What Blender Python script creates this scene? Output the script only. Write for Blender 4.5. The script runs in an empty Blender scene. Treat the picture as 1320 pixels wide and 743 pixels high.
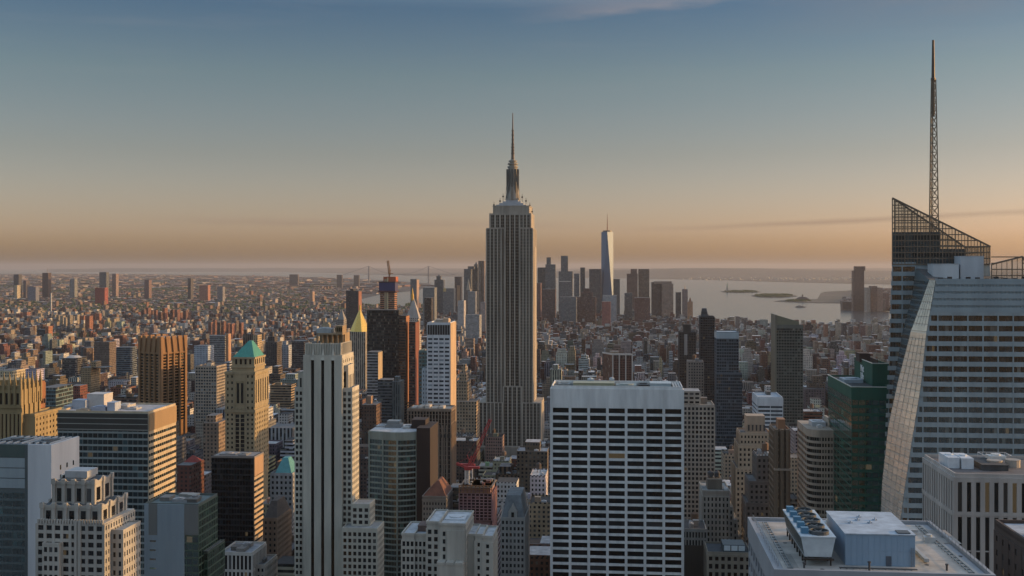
import bpy, math, random
import numpy as np
from mathutils import Vector
random.seed(11)
R = math.radians
S = bpy.context.scene
COL = S.collection

# ------------------------------------------------------------ camera, sky, sun
FPX, PXC, PY0, CAMZ, YAW = 1427.0, 660.0, 344.0, 259.0, R(5.6)
cam = bpy.data.objects.new('camera', bpy.data.cameras.new('camera'))
COL.objects.link(cam); S.camera = cam
cam.location = (0, 0, CAMZ); cam.rotation_euler = (R(90), 0, YAW)
cam.data.sensor_width = 36; cam.data.lens = 36*FPX/1320
cam.data.shift_y = -27.5/1320
cam.data.clip_start = 1; cam.data.clip_end = 400000

SUN_EL, SUN_AZ = R(8.0), R(14.0)          # azimuth from +X towards +Y
EXPOSURE = 0.0
HAZE = 1.9e-5
sd = Vector((math.cos(SUN_EL)*math.cos(SUN_AZ), math.cos(SUN_EL)*math.sin(SUN_AZ), math.sin(SUN_EL)))
sun = bpy.data.objects.new('sun', bpy.data.lights.new('sun', 'SUN'))
COL.objects.link(sun)
sun.data.energy = 4.3; sun.data.angle = R(0.5); sun.data.color = (1.0, .58, .21)
sun.rotation_euler = sd.to_track_quat('Z', 'Y').to_euler()

world = bpy.data.worlds.new('World'); S.world = world; world.use_nodes = True
def N(nt, t, **kw):
    n = nt.nodes.new(t)
    for k, v in kw.items():
        if k.startswith('i_'): n.inputs[int(k[2:])].default_value = v
        else: setattr(n, k, v)
    return n
def mathn(nt, op, a, b=None, c=None, clamp=False):
    n = nt.nodes.new('ShaderNodeMath'); n.operation = op; n.use_clamp = clamp
    for i, v in enumerate((a, b, c)):
        if v is None: continue
        if isinstance(v, (int, float)): n.inputs[i].default_value = v
        else: nt.links.new(v, n.inputs[i])
    return n.outputs[0]
def mixc(nt, f, a, b, mode='MIX'):
    n = nt.nodes.new('ShaderNodeMix'); n.data_type = 'RGBA'; n.blend_type = mode
    for i, v in ((0, f), (6, a), (7, b)):
        if isinstance(v, (int, float)): n.inputs[i].default_value = v
        elif isinstance(v, tuple): n.inputs[i].default_value = v if len(v) == 4 else v+(1,)
        else: nt.links.new(v, n.inputs[i])
    return n.outputs[2]
def ramp(nt, f, stops, interp='LINEAR'):
    n = nt.nodes.new('ShaderNodeValToRGB'); cr = n.color_ramp; cr.interpolation = interp
    while len(cr.elements) < len(stops): cr.elements.new(.5)
    for e, (p, c) in zip(cr.elements, stops):
        e.position = p; e.color = c if len(c) == 4 else tuple(c)+(1,)
    nt.links.new(f, n.inputs[0]); return n.outputs[0]

wt = world.node_tree; wt.nodes.clear()
sky = N(wt, 'ShaderNodeTexSky', sky_type='NISHITA', sun_disc=False, sun_elevation=SUN_EL,
        sun_rotation=R(90)-SUN_AZ, altitude=200, air_density=1.0, dust_density=1.5, ozone_density=1.2)
tc = N(wt, 'ShaderNodeTexCoord')
sp = N(wt, 'ShaderNodeSeparateXYZ'); wt.links.new(tc.outputs['Generated'], sp.inputs[0])
up = mathn(wt, 'MAXIMUM', sp.outputs[2], 0.0)
# colour of the evening air by height: rose-brown band at the horizon, blue grey at the view's top, unseen sky above brightened as added fill for shaded fronts
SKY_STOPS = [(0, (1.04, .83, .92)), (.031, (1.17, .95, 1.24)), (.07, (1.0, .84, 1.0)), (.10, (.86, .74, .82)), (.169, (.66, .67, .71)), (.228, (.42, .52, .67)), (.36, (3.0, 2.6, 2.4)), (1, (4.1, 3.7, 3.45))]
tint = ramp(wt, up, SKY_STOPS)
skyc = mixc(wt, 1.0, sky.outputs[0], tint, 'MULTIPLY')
# thin cirrus
mp = N(wt, 'ShaderNodeMapping'); mp.inputs['Scale'].default_value = (2.2, 2.2, 22); mp.inputs['Rotation'].default_value = (R(4), R(-5), 0)
wt.links.new(tc.outputs['Generated'], mp.inputs[0])
nz = N(wt, 'ShaderNodeTexNoise'); nz.inputs['Scale'].default_value = 1.6; nz.inputs['Detail'].default_value = 7; nz.inputs['Roughness'].default_value = .62
wt.links.new(mp.outputs[0], nz.inputs[0])
cl = ramp(wt, nz.outputs[0], [(.52, (0, 0, 0)), (.78, (1, 1, 1))])
clh = ramp(wt, up, [(.13, (0, 0, 0)), (.22, (.35, .35, .35)), (.5, (1, 1, 1))])
cf = mathn(wt, 'MULTIPLY', cl, clh); cf = mathn(wt, 'MULTIPLY', cf, .28)
skyc = mixc(wt, cf, skyc, (3.4, 2.9, 2.7))
# one long wisp high up and a thin bar of cloud low on the right
az = mathn(wt, 'ARCTAN2', sp.outputs[0], sp.outputs[1]); el = mathn(wt, 'ARCSINE', sp.outputs[2])
def streak(a0, e0, slope, w_up, w_dn, a_lo, a_hi, amp, nscale, seed):
    q = N(wt, 'ShaderNodeCombineXYZ'); wt.links.new(mathn(wt, 'MULTIPLY', az, nscale), q.inputs[0]); wt.links.new(mathn(wt, 'MULTIPLY', el, nscale*4.5), q.inputs[1]); q.inputs[2].default_value = seed
    n1 = N(wt, 'ShaderNodeTexNoise'); n1.inputs['Scale'].default_value = 1; n1.inputs['Detail'].default_value = 6; n1.inputs['Roughness'].default_value = .6; wt.links.new(q.outputs[0], n1.inputs['Vector'])
    c = mathn(wt, 'ADD', e0, mathn(wt, 'MULTIPLY', mathn(wt, 'SUBTRACT', az, a0), slope))
    d = mathn(wt, 'SUBTRACT', mathn(wt, 'ADD', el, mathn(wt, 'MULTIPLY', mathn(wt, 'SUBTRACT', n1.outputs[0], .5), w_up*1.6)), c)
    g1 = mathn(wt, 'SUBTRACT', 1.0, mathn(wt, 'DIVIDE', d, w_up), clamp=True); g2 = mathn(wt, 'ADD', 1.0, mathn(wt, 'DIVIDE', d, w_dn), clamp=True)
    f0 = N(wt, 'ShaderNodeMapRange', interpolation_type='SMOOTHSTEP'); wt.links.new(az, f0.inputs[0]); f0.inputs[1].default_value = a_lo[0]; f0.inputs[2].default_value = a_lo[1]
    f1 = N(wt, 'ShaderNodeMapRange', interpolation_type='SMOOTHSTEP'); wt.links.new(az, f1.inputs[0]); f1.inputs[1].default_value = a_hi[1]; f1.inputs[2].default_value = a_hi[0]
    v = mathn(wt, 'MULTIPLY', mathn(wt, 'MULTIPLY', g1, g2), mathn(wt, 'MULTIPLY', f0.outputs[0], f1.outputs[0]))
    v = mathn(wt, 'MULTIPLY', v, mathn(wt, 'MULTIPLY_ADD', n1.outputs[0], 1.2, .1))
    return mathn(wt, 'MULTIPLY', v, amp, clamp=True)
skyc = mixc(wt, streak(-.08, .222, .085, .016, .007, (-.11, .0), (.12, .3), .62, 9, 1.3), skyc, (2.1, 1.95, 2.1))
skyc = mixc(wt, streak(.25, .018+.2285, .02, .02, .05, (.08, .28), (.5, .7), .8, 7, 4.1), skyc, (1.75, 1.65, 1.62))
skyc = mixc(wt, streak(.16, .0385, .034, .0035, .0035, (-.05, .2), (.5, .7), .55, 6, 7.7), skyc, (1.75, 1.15, .92))
skyc = mixc(wt, streak(-.25, .0385, -.01, .006, .004, (-.45, -.3), (-.2, .05), .35, 6, 2.7), skyc, (1.9, 1.3, 1.1))
bg = N(wt, 'ShaderNodeBackground'); bg.inputs[1].default_value = 0.15
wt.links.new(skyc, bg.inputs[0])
wo = N(wt, 'ShaderNodeOutputWorld'); wt.links.new(bg.outputs[0], wo.inputs[0])

S.view_settings.view_transform = 'Standard'; S.view_settings.look = 'None'
S.view_settings.gamma = 1; S.view_settings.use_curve_mapping = False
S.view_settings.exposure = EXPOSURE
S.render.engine = 'CYCLES'
S.cycles.use_denoising = True
S.cycles.max_bounces = 5; S.cycles.diffuse_bounces = 2; S.cycles.glossy_bounces = 2
S.cycles.transmission_bounces = 3; S.cycles.transparent_max_bounces = 6; S.cycles.volume_bounces = 0
S.cycles.caustics_reflective = False; S.cycles.caustics_refractive = False
S.cycles.sample_clamp_indirect = 3

# ------------------------------------------------------------ measuring helpers
def depth(px, Y):
    return Y/(math.cos(YAW)+(px-PXC)/FPX*math.sin(YAW))
def GX(px, Y):
    u = (px-PXC)/FPX
    return depth(px, Y)*(-math.sin(YAW)+u*math.cos(YAW))
def GZ(py, px, Y):
    return CAMZ-(py-PY0)/FPX*depth(px, Y)
def project(x, y, z):
    t = -x*math.sin(YAW)+y*math.cos(YAW); s = x*math.cos(YAW)+y*math.sin(YAW)
    t = max(t, 1e-3)
    return PXC+FPX*s/t, PY0+FPX*(CAMZ-z)/t, t
def ground(px, py, z=0):
    t = (CAMZ-z)*FPX/(py-PY0); u = (px-PXC)/FPX
    return (t*(-math.sin(YAW)+u*math.cos(YAW)), t*(math.cos(YAW)+u*math.sin(YAW)))

# ------------------------------------------------------------ materials
def newmat(name):
    m = bpy.data.materials.new(name); m.use_nodes = True
    nt = m.node_tree; nt.nodes.clear()
    out = N(nt, 'ShaderNodeOutputMaterial'); p = N(nt, 'ShaderNodeBsdfPrincipled')
    nt.links.new(p.outputs[0], out.inputs[0])
    return m, nt, p
def facade_mat(name, pu, fh, wu, wv, island=False, wr=.25, pal=None):
    m, nt, p = newmat(name); L = nt.links.new
    g = N(nt, 'ShaderNodeNewGeometry'); oi = N(nt, 'ShaderNodeObjectInfo')
    P = N(nt, 'ShaderNodeSeparateXYZ'); L(g.outputs['Position'], P.inputs[0])
    Q = N(nt, 'ShaderNodeSeparateXYZ'); L(g.outputs['True Normal'], Q.inputs[0])
    u = mathn(nt, 'SUBTRACT', mathn(nt, 'MULTIPLY', P.outputs[1], Q.outputs[0]), mathn(nt, 'MULTIPLY', P.outputs[0], Q.outputs[1]))
    rnd = mathn(nt, 'FRACT', mathn(nt, 'ADD', g.outputs['Random Per Island'], oi.outputs['Random']))
    puv = mathn(nt, 'MULTIPLY_ADD', rnd, pu*.4, pu*.8)
    uu = mathn(nt, 'DIVIDE', u, puv); vv = mathn(nt, 'DIVIDE', P.outputs[2], fh)
    def band(c, w):
        return mathn(nt, 'LESS_THAN', mathn(nt, 'ABSOLUTE', mathn(nt, 'SUBTRACT', mathn(nt, 'FRACT', c), .5)), w/2)
    win = mathn(nt, 'MULTIPLY', band(uu, wu) if wu < .99 else 1.0, band(vv, wv) if wv < .99 else 1.0)
    side = mathn(nt, 'LESS_THAN', mathn(nt, 'ABSOLUTE', Q.outputs[2]), .5)
    win = mathn(nt, 'MULTIPLY', win, side)
    cv = N(nt, 'ShaderNodeCombineXYZ'); L(mathn(nt, 'FLOOR', uu), cv.inputs[0]); L(mathn(nt, 'FLOOR', vv), cv.inputs[1]); L(rnd, cv.inputs[2])
    wn = N(nt, 'ShaderNodeTexWhiteNoise'); wn.noise_dimensions = '3D'; L(cv.outputs[0], wn.inputs[0])
    gl = ramp(nt, wn.outputs[0], [(0, (.008, .01, .012)), (.6, (.03, .034, .038)), (.85, (.07, .07, .065)), (1, (.2, .19, .16))])
    if pal: wallc = ramp(nt, rnd, pal, 'CONSTANT')
    elif island:
        wallc = ramp(nt, rnd, [(0, (.10, .055, .045)), (.10, (.18, .09, .065)), (.2, (.25, .17, .12)), (.3, (.33, .27, .20)),
                               (.42, (.22, .21, .2)), (.54, (.40, .37, .33)), (.66, (.12, .115, .12)), (.74, (.56, .54, .51)), (.85, (.2, .085, .06)), (.93, (.075, .085, .095))], 'CONSTANT')
    else:
        wallc = oi.outputs['Color']
    no = N(nt, 'ShaderNodeTexNoise'); no.inputs['Scale'].default_value = .09; no.inputs['Detail'].default_value = 5; L(g.outputs['Position'], no.inputs['Vector'])
    wallc = mixc(nt, 1.0, wallc, ramp(nt, no.outputs[0], [(.3, (.72, .72, .72)), (.7, (1.12, 1.1, 1.08))]), 'MULTIPLY')
    r2 = mathn(nt, 'FRACT', mathn(nt, 'MULTIPLY', rnd, 17.31))
    if island:
        roofb = ramp(nt, r2, [(0, (.03, .03, .032)), (.3, (.09, .088, .085)), (.5, (.2, .19, .18)), (.66, (.34, .34, .34)), (.8, (.55, .56, .57)), (.93, (.16, .09, .07))], 'CONSTANT')
    else:
        a = oi.outputs['Alpha']; cc = N(nt, 'ShaderNodeCombineXYZ')
        for i in range(3): L(a, cc.inputs[i])
        roofb = cc.outputs[0]
    no2 = N(nt, 'ShaderNodeTexNoise'); no2.inputs['Scale'].default_value = .25; no2.inputs['Detail'].default_value = 6; L(g.outputs['Position'], no2.inputs['Vector'])
    roofb = mixc(nt, 1.0, roofb, ramp(nt, no2.outputs[0], [(.3, (.6, .6, .6)), (.7, (1.2, 1.2, 1.2))]), 'MULTIPLY')
    top = mathn(nt, 'GREATER_THAN', Q.outputs[2], .7)
    c = mixc(nt, top, mixc(nt, win, wallc, gl), roofb)
    L(c, p.inputs['Base Color'])
    L(mathn(nt, 'MULTIPLY_ADD', win, wr-.85, .85), p.inputs['Roughness'])
    return m
def plain_mat(name, rough=.85, scale=.15, lo=.78, hi=1.12, streak=False, metallic=0, bump=0):
    m, nt, p = newmat(name); L = nt.links.new
    oi = N(nt, 'ShaderNodeObjectInfo'); g = N(nt, 'ShaderNodeNewGeometry')
    mp = N(nt, 'ShaderNodeMapping'); mp.inputs['Scale'].default_value = (1, 1, .12 if streak else 1); L(g.outputs['Position'], mp.inputs[0])
    no = N(nt, 'ShaderNodeTexNoise'); no.inputs['Scale'].default_value = scale; no.inputs['Detail'].default_value = 8; no.inputs['Roughness'].default_value = .65
    L(mp.outputs[0], no.inputs['Vector'])
    c = mixc(nt, 1.0, oi.outputs['Color'], ramp(nt, no.outputs[0], [(.28, (lo, lo, lo)), (.72, (hi, hi*.99, hi*.97))]), 'MULTIPLY')
    L(c, p.inputs['Base Color']); p.inputs['Roughness'].default_value = rough; p.inputs['Metallic'].default_value = metallic
    return m
def glass_mat(name, rough=.08, blind=.10, spec=.35, ior=1.5):
    m, nt, p = newmat(name); L = nt.links.new
    oi = N(nt, 'ShaderNodeObjectInfo'); g = N(nt, 'ShaderNodeNewGeometry')
    rnd = mathn(nt, 'FRACT', mathn(nt, 'ADD', g.outputs['Random Per Island'], mathn(nt, 'MULTIPLY', oi.outputs['Random'], 7.7)))
    k = ramp(nt, rnd, [(0, (.45, .45, .45)), (.5, (.9, .9, .9)), (1-blind, (1.4, 1.4, 1.4)), (min(1-blind+.01, 1), (2.2, 2.1, 2)), (1, (5, 4.7, 4.2))])
    L(mixc(nt, 1.0, oi.outputs['Color'], k, 'MULTIPLY'), p.inputs['Base Color'])
    p.inputs['Roughness'].default_value = rough; p.inputs['Specular IOR Level'].default_value = spec; p.inputs['IOR'].default_value = ior
    # a few rooms have their lamps on
    r3 = mathn(nt, 'FRACT', mathn(nt, 'MULTIPLY', rnd, 91.7))
    lit = mathn(nt, 'GREATER_THAN', r3, .993)
    p.inputs['Emission Color'].default_value = (1, .72, .38, 1)
    L(mathn(nt, 'MULTIPLY', lit, .05), p.inputs['Emission Strength'])
    # slightly wavy panes
    no = N(nt, 'ShaderNodeTexNoise'); no.inputs['Scale'].default_value = .35; L(g.outputs['Position'], no.inputs['Vector'])
    b = N(nt, 'ShaderNodeBump'); b.inputs['Strength'].default_value = .06; b.inputs['Distance'].default_value = 1; L(no.outputs[0], b.inputs['Height'])
    L(b.outputs[0], p.inputs['Normal'])
    return m
M = dict(
    punch=facade_mat('punched_windows', 3.2, 3.6, .48, .52),
    ribbon=facade_mat('ribbon_windows', 3.0, 3.8, 1.0, .5),
    piers=facade_mat('vertical_piers', 3.4, 3.7, .5, 1.0),
    curtain=facade_mat('curtain_wall', 1.6, 3.9, .88, .72, wr=.12),
    mixed=facade_mat('mixed_rooftops', 3.2, 3.5, .5, .5, island=True),
    far=facade_mat('far_rooftops', 3.4, 3.3, .45, .45, island=True, pal=[(0, (.13, .08, .07)), (.2, (.19, .115, .095)), (.35, (.21, .15, .135)), (.5, (.26, .205, .19)), (.66, (.12, .115, .12)), (.78, (.40, .34, .32)), (.88, (.23, .10, .075))]),
    masonry=plain_mat('masonry', streak=True, lo=.66, hi=1.16),
    panel=plain_mat('cladding_panel', rough=.55, scale=.11, lo=.78, hi=1.1, streak=True),
    roof=plain_mat('roofing', rough=.9, scale=.3, lo=.6, hi=1.25),
    metal=plain_mat('painted_metal', rough=.45, scale=.4, lo=.8, hi=1.1),
    gravel=plain_mat('gravel_membrane', rough=.95, scale=.16, lo=.55, hi=1.2),
    steel=plain_mat('bare_steel', rough=.35, scale=.4, lo=.8, hi=1.1, metallic=.7),
    copper=plain_mat('patinated_copper', rough=.6, scale=.5, lo=.75, hi=1.15, streak=True),
    gilt=plain_mat('gilded_tiles', rough=.35, scale=.5, lo=.75, hi=1.15, metallic=.4),
    glass=glass_mat('window_glass'),
    tglass=glass_mat('curtain_glass', rough=.05, blind=.06, spec=.5, ior=2.1),
)
def fixed(name, stops, scale, rough, stretch=(1, 1, 1)):
    m, nt, p = newmat(name); L = nt.links.new
    g = N(nt, 'ShaderNodeNewGeometry'); mp = N(nt, 'ShaderNodeMapping'); mp.inputs['Scale'].default_value = stretch; L(g.outputs['Position'], mp.inputs[0])
    no = N(nt, 'ShaderNodeTexNoise'); no.inputs['Scale'].default_value = scale; no.inputs['Detail'].default_value = 8; no.inputs['Roughness'].default_value = .6; L(mp.outputs[0], no.inputs['Vector'])
    L(ramp(nt, no.outputs[0], stops), p.inputs['Base Color']); p.inputs['Roughness'].default_value = rough
    return m, nt, p
M['asphalt'] = fixed('asphalt', [(.3, (.035, .036, .038)), (.7, (.065, .064, .062))], .05, .9)[0]
M['land'] = fixed('built_up_ground', [(.3, (.03, .034, .034)), (.5, (.05, .047, .046)), (.7, (.09, .075, .07))], .004, .95)[0]
M['far_land'] = fixed('far_shore', [(.3, (.05, .055, .045)), (.7, (.11, .095, .08))], .0011, .95)[0]
M['trees'] = fixed('leaves', [(.3, (.025, .04, .018)), (.7, (.07, .09, .035))], .08, .9)[0]
mw, ntw, pw = fixed('water', [(.3, (.03, .045, .055)), (.7, (.045, .06, .068))], .002, .18)
nw = N(ntw, 'ShaderNodeTexNoise'); nw.inputs['Scale'].default_value = .02; nw.inputs['Detail'].default_value = 6
gw = N(ntw, 'ShaderNodeNewGeometry'); ntw.links.new(gw.outputs['Position'], nw.inputs['Vector'])
bw = N(ntw, 'ShaderNodeBump'); bw.inputs['Strength'].default_value = .25; bw.inputs['Distance'].default_value = 4
ntw.links.new(nw.outputs[0], bw.inputs['Height']); ntw.links.new(bw.outputs[0], pw.inputs['Normal'])
M['water'] = mw
# open glazed crown screens: mostly see-through panes
m, nt, p = newmat('screen_glass')
tr = N(nt, 'ShaderNodeBsdfTransparent'); tr.inputs[0].default_value = (.90, .91, .90, 1); mx = N(nt, 'ShaderNodeMixShader'); mx.inputs[0].default_value = .24
p.inputs['Base Color'].default_value = (.05, .06, .065, 1); p.inputs['Roughness'].default_value = .1
nt.links.new(tr.outputs[0], mx.inputs[1]); nt.links.new(p.outputs[0], mx.inputs[2]); nt.links.new(mx.outputs[0], nt.nodes['Material Output'].inputs[0])
M['screen'] = m

# ------------------------------------------------------------ mesh helpers
class Acc:
    def __init__(s): s.v = []; s.f = []; s.m = []
    def add(s, vs, fs, mi=0):
        b = len(s.v); s.v += [tuple(v) for v in vs]
        s.f += [tuple(b+i for i in f) for f in fs]; s.m += [mi]*len(fs)
    def box(s, x0, x1, y0, y1, z0, z1, mi=0):
        s.add([(x0, y0, z0), (x1, y0, z0), (x1, y1, z0), (x0, y1, z0), (x0, y0, z1), (x1, y0, z1), (x1, y1, z1), (x0, y1, z1)],
              [(3, 2, 1, 0), (4, 5, 6, 7), (0, 1, 5, 4), (1, 2, 6, 5), (2, 3, 7, 6), (3, 0, 4, 7)], mi)
    def loft(s, p0, p1, mi=0):                     # two rings of equal length
        n = len(p0)
        s.add(list(p0)+list(p1), [tuple(range(n-1, -1, -1)), tuple(range(n, 2*n))]+[(i, (i+1) % n, n+(i+1) % n, n+i) for i in range(n)], mi)
    def prism(s, poly, z0, z1, mi=0):
        s.loft([(x, y, z0) for x, y in poly], [(x, y, z1) for x, y in poly], mi)
    def frus(s, r0, z0, r1, z1, mi=0):              # rects (x0,x1,y0,y1)
        q = lambda r, z: [(r[0], r[2], z), (r[1], r[2], z), (r[1], r[3], z), (r[0], r[3], z)]
        s.loft(q(r0, z0), q(r1, z1), mi)
    def cyl(s, x, y, r, z0, z1, n=12, r1=None, mi=0, a0=0):
        r1 = r if r1 is None else r1
        c = [(math.cos(a0+2*math.pi*i/n), math.sin(a0+2*math.pi*i/n)) for i in range(n)]
        s.loft([(x+r*a, y+r*b, z0) for a, b in c], [(x+r1*a, y+r1*b, z1) for a, b in c], mi)
    def bar(s, p, q, w, mi=0):
        p = Vector(p); q = Vector(q); d = (q-p).normalized()
        a = d.cross(Vector((0, 0, 1)) if abs(d.z) < .9 else Vector((1, 0, 0))).normalized()*w/2; b = d.cross(a).normalized()*w/2
        s.loft([p-a-b, p+a-b, p+a+b, p-a+b], [q-a-b, q+a-b, q+a+b, q-a+b], mi)
    def mesh(s, name, mats):
        me = bpy.data.meshes.new(name); me.from_pydata(s.v, [], s.f)
        for m in mats: me.materials.append(M[m] if isinstance(m, str) else m)
        if len(mats) > 1: me.polygons.foreach_set('material_index', s.m)
        me.update(); return me
def link(name, me, color=None, parent=None, loc=(0, 0, 0), rz=0):
    o = bpy.data.objects.new(name, me); COL.objects.link(o); o.location = loc; o.rotation_euler = (0, 0, rz)
    if parent: o.parent = parent
    if color: o.color = color if len(color) == 4 else tuple(color)+(.15,)
    return o
def tag(o, label=None, cat=None, group=None, kind=None):
    for k, v in (('label', label), ('category', cat), ('group', group), ('kind', kind)):
        if v: o[k] = v
    return o
FOOT = []        # footprints taken (x0,x1,y0,y1)
LAND = []        # (px, py, short name) of landmarks for telling small buildings apart
BOXES = []       # solid boxes for working out what hides what

class Bld:
    """One building: an Empty at its base, every part a mesh of its own below it."""
    def __init__(s, name, label, cat, l, r, Y, d, wall, roofc=.15, core='masonry', rot=0, group=None, foot=True):
        s.Y, s.l, s.r, s.d = Y, l, r, d
        xl, xr = GX(l, Y), GX(r, Y); s.ox = (xl+xr)/2; s.x0 = xl-s.ox; s.x1 = xr-s.ox
        s.pxm = (l+r)/2; s.rot = rot
        s.root = bpy.data.objects.new(name, None); COL.objects.link(s.root)
        s.root.location = (s.ox, Y, 0); s.root.rotation_euler = (0, 0, rot); s.root.empty_display_size = 5
        tag(s.root, label, cat, group)
        s.wall = tuple(wall)+(roofc,); s.core = core
        s.w = Acc(); s.g = Acc(); s.gcol = None; s.wins = []; s.mc = {}
        if foot: FOOT.append((xl-2, xr+2, Y-2, Y+d+2))
    def x(s, px, dy=0): return GX(px, s.Y+dy)-s.ox
    def z(s, py, dy=0): return GZ(py, s.pxm, s.Y+dy)
    def part(s, name, acc, mats, color, parent=None, label=None):
        o = link(name, acc.mesh(name, [mats] if isinstance(mats, str) else mats), color, parent or s.root)
        if label: o['label'] = label
        return o
    def mass(s, x0, x1, y0, y1, z0, z1, plain=False):
        s.w.box(x0, x1, y0, y1, z0, z1, 1 if plain else 0)
        BOXES.append((s.ox+x0, s.ox+x1, s.Y+y0, s.Y+y1, z0, z1, None))
    def ring(s, x0, x1, y0, y1, z0, z1, t=.5, o=0.0, mi=1):     # parapet or cornice round a top
        x0 -= o; x1 += o; y0 -= o; y1 += o
        s.w.box(x0, x1, y0, y0+t, z0, z1, mi); s.w.box(x0, x1, y1-t, y1, z0, z1, mi)
        s.w.box(x0, x0+t, y0+t, y1-t, z0, z1, mi); s.w.box(x1-t, x1, y0+t, y1-t, z0, z1, mi)
    def facade(s, side, a0, a1, pl, z0, z1, bay, flr, fw=.55, fh=.55, rel=.45, panes=1, skip=None, end=None):
        cols = max(1, round((a1-a0)/bay)); rows = max(1, round((z1-z0)/flr))
        b = (a1-a0)/cols; h = (z1-z0)/rows; pw = b*(1-fw); sh = h*(1-fh)
        sg = {'F': -1, 'L': -1, 'R': 1, 'B': 1}[side]
        def put(u0, u1, w0, w1, dep):
            lo, hi = (pl-dep, pl+.05) if sg < 0 else (pl-.05, pl+dep)
            A = s.g if s.gcol else s.w
            if side in 'FB': A.box(u0, u1, lo, hi, w0, w1, 1)
            else: A.box(lo, hi, u0, u1, w0, w1, 1)
        for i in range(cols+1):
            u = a0+i*b; w = pw/2
            put(max(u-w, a0-(rel if side in 'FB' else 0)), min(u+w, a1+(rel if side in 'FB' else 0)), z0, z1, rel)
        if sh > .01:
            for j in range(rows+1):
                zc = z0+j*h
                put(a0+.02, a1-.02, max(zc-sh/2, z0), min(zc+sh/2, z1-.02), rel-.06)
        for j in range(rows):
            for i in range(cols):
                if skip and skip(i, j, cols, rows): 
                    put(a0+i*b, a0+(i+1)*b, z0+j*h, z0+(j+1)*h, rel-.08); continue
                s.wins.append((side, a0+(i+.5)*b, pl, z0+(j+.5)*h, b*fw+.06, h*fh+.06, panes))
    def facades(s, sides, x0, x1, y0, y1, z0, z1, bay, flr, **k):
        for sd_ in sides:
            if sd_ == 'F': s.facade('F', x0, x1, y0, z0, z1, bay, flr, **k)
            if sd_ == 'L': s.facade('L', y0, y1, x0, z0, z1, bay, flr, **k)
            if sd_ == 'R': s.facade('R', y0, y1, x1, z0, z1, bay, flr, **k)
    def finish(s, glass=(.018, .02, .022), gm='glass', wname='window'):
        w = s.part('wall', s.w, [s.core, 'masonry' if s.core != 'panel' else 'panel'], s.wall)
        if s.g.v: s.g.m = [0]*len(s.g.m); s.part('facade_grid', s.g, 'panel', s.gcol)
        NRM = {'F': (0, -1), 'L': (-1, 0), 'R': (1, 0), 'B': (0, 1)}
        cr, sr = math.cos(s.rot), math.sin(s.rot)
        sc = []
        for q in s.wins:
            side, a, pl, z, ww, hh, pn = q
            lx, ly = (a, pl) if side in 'FB' else (pl, a)
            gx, gy = s.ox+lx*cr-ly*sr, s.Y+lx*sr+ly*cr
            px, py, t = project(gx, gy, z)
            n0 = NRM[side]; n = (n0[0]*cr-n0[1]*sr, n0[0]*sr+n0[1]*cr)
            face = -(n[0]*gx+n[1]*gy)
            vis = face > 0 and -5 < px < 1325 and py < 746
            sc.append((-(face/t**3*ww*hh) if vis else 1, -z, q))
        sc.sort(key=lambda e: (e[0] if e[0] > 0 else round(e[0]*1e7), e[1]))
        rest = Acc()
        for i, (k, _, q) in enumerate(sc):
            side, a, pl, z, ww, hh, pn = q
            if i < 99 and k <= 0:
                key = (round(ww, 2), round(hh, 2), pn)
                if key not in s.mc:
                    ac = Acc(); s.pane(ac, ww, hh, pn, (0, 0, 0), 'F'); s.mc[key] = ac.mesh('window', [gm])
                rz = {'F': 0, 'L': -math.pi/2, 'R': math.pi/2, 'B': math.pi}[side]
                loc = (a, pl, z) if side in 'FB' else (pl, a, z)
                link(wname, s.mc[key], glass, s.root, loc, rz)
            else:
                c = (a, pl, z) if side in 'FB' else (pl, a, z)
                s.pane(rest, ww, hh, pn, c, side)
        if rest.v:
            o = s.part(wname, rest, gm, glass); o['kind'] = 'stuff'
        return w
    @staticmethod
    def pane(ac, ww, hh, pn, c, side):
        pw = ww/pn
        for i in range(pn):
            u0 = -ww/2+i*pw+(.04 if i else 0); u1 = -ww/2+(i+1)*pw-(.04 if i < pn-1 else 0)
            if side == 'F': ac.box(c[0]+u0, c[0]+u1, c[1]-.12, c[1]+.03, c[2]-hh/2, c[2]+hh/2)
            if side == 'B': ac.box(c[0]+u0, c[0]+u1, c[1]-.03, c[1]+.12, c[2]-hh/2, c[2]+hh/2)
            if side == 'L': ac.box(c[0]-.12, c[0]+.03, c[1]+u0, c[1]+u1, c[2]-hh/2, c[2]+hh/2)
            if side == 'R': ac.box(c[0]-.03, c[0]+.12, c[1]+u0, c[1]+u1, c[2]-hh/2, c[2]+hh/2)
    def flat_roof(s, x0, x1, y0, y1, z, col=(.15, .15, .15), ph=1.0, t=.5):
        a = Acc(); a.box(x0+t, x1-t, y0+t, y1-t, z-.2, z+.12); s.part('roof', a, 'roof', col)
        s.ring(x0, x1, y0, y1, z-.1, z+ph, t, .02)
    def unit(s, x0, x1, y0, y1, z0, z1, col=(.4, .42, .44), name='rooftop_unit', mat='metal'):
        a = Acc(); a.box(x0, x1, y0, y1, z0, z1)
        ws = min(x1-x0, y1-y0)
        if name == 'rooftop_unit' and ws > 1.5:
            n = max(1, int((x1-x0)/ws))
            for i in range(n): a.cyl(x0+(i+.5)*(x1-x0)/n, (y0+y1)/2, ws*.36, z1, z1+.5, 10)
        else: a.box(x0-.15, x1+.15, y0-.15, y1+.15, z1, z1+.3)
        return s.part(name, a, mat, col)
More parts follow.
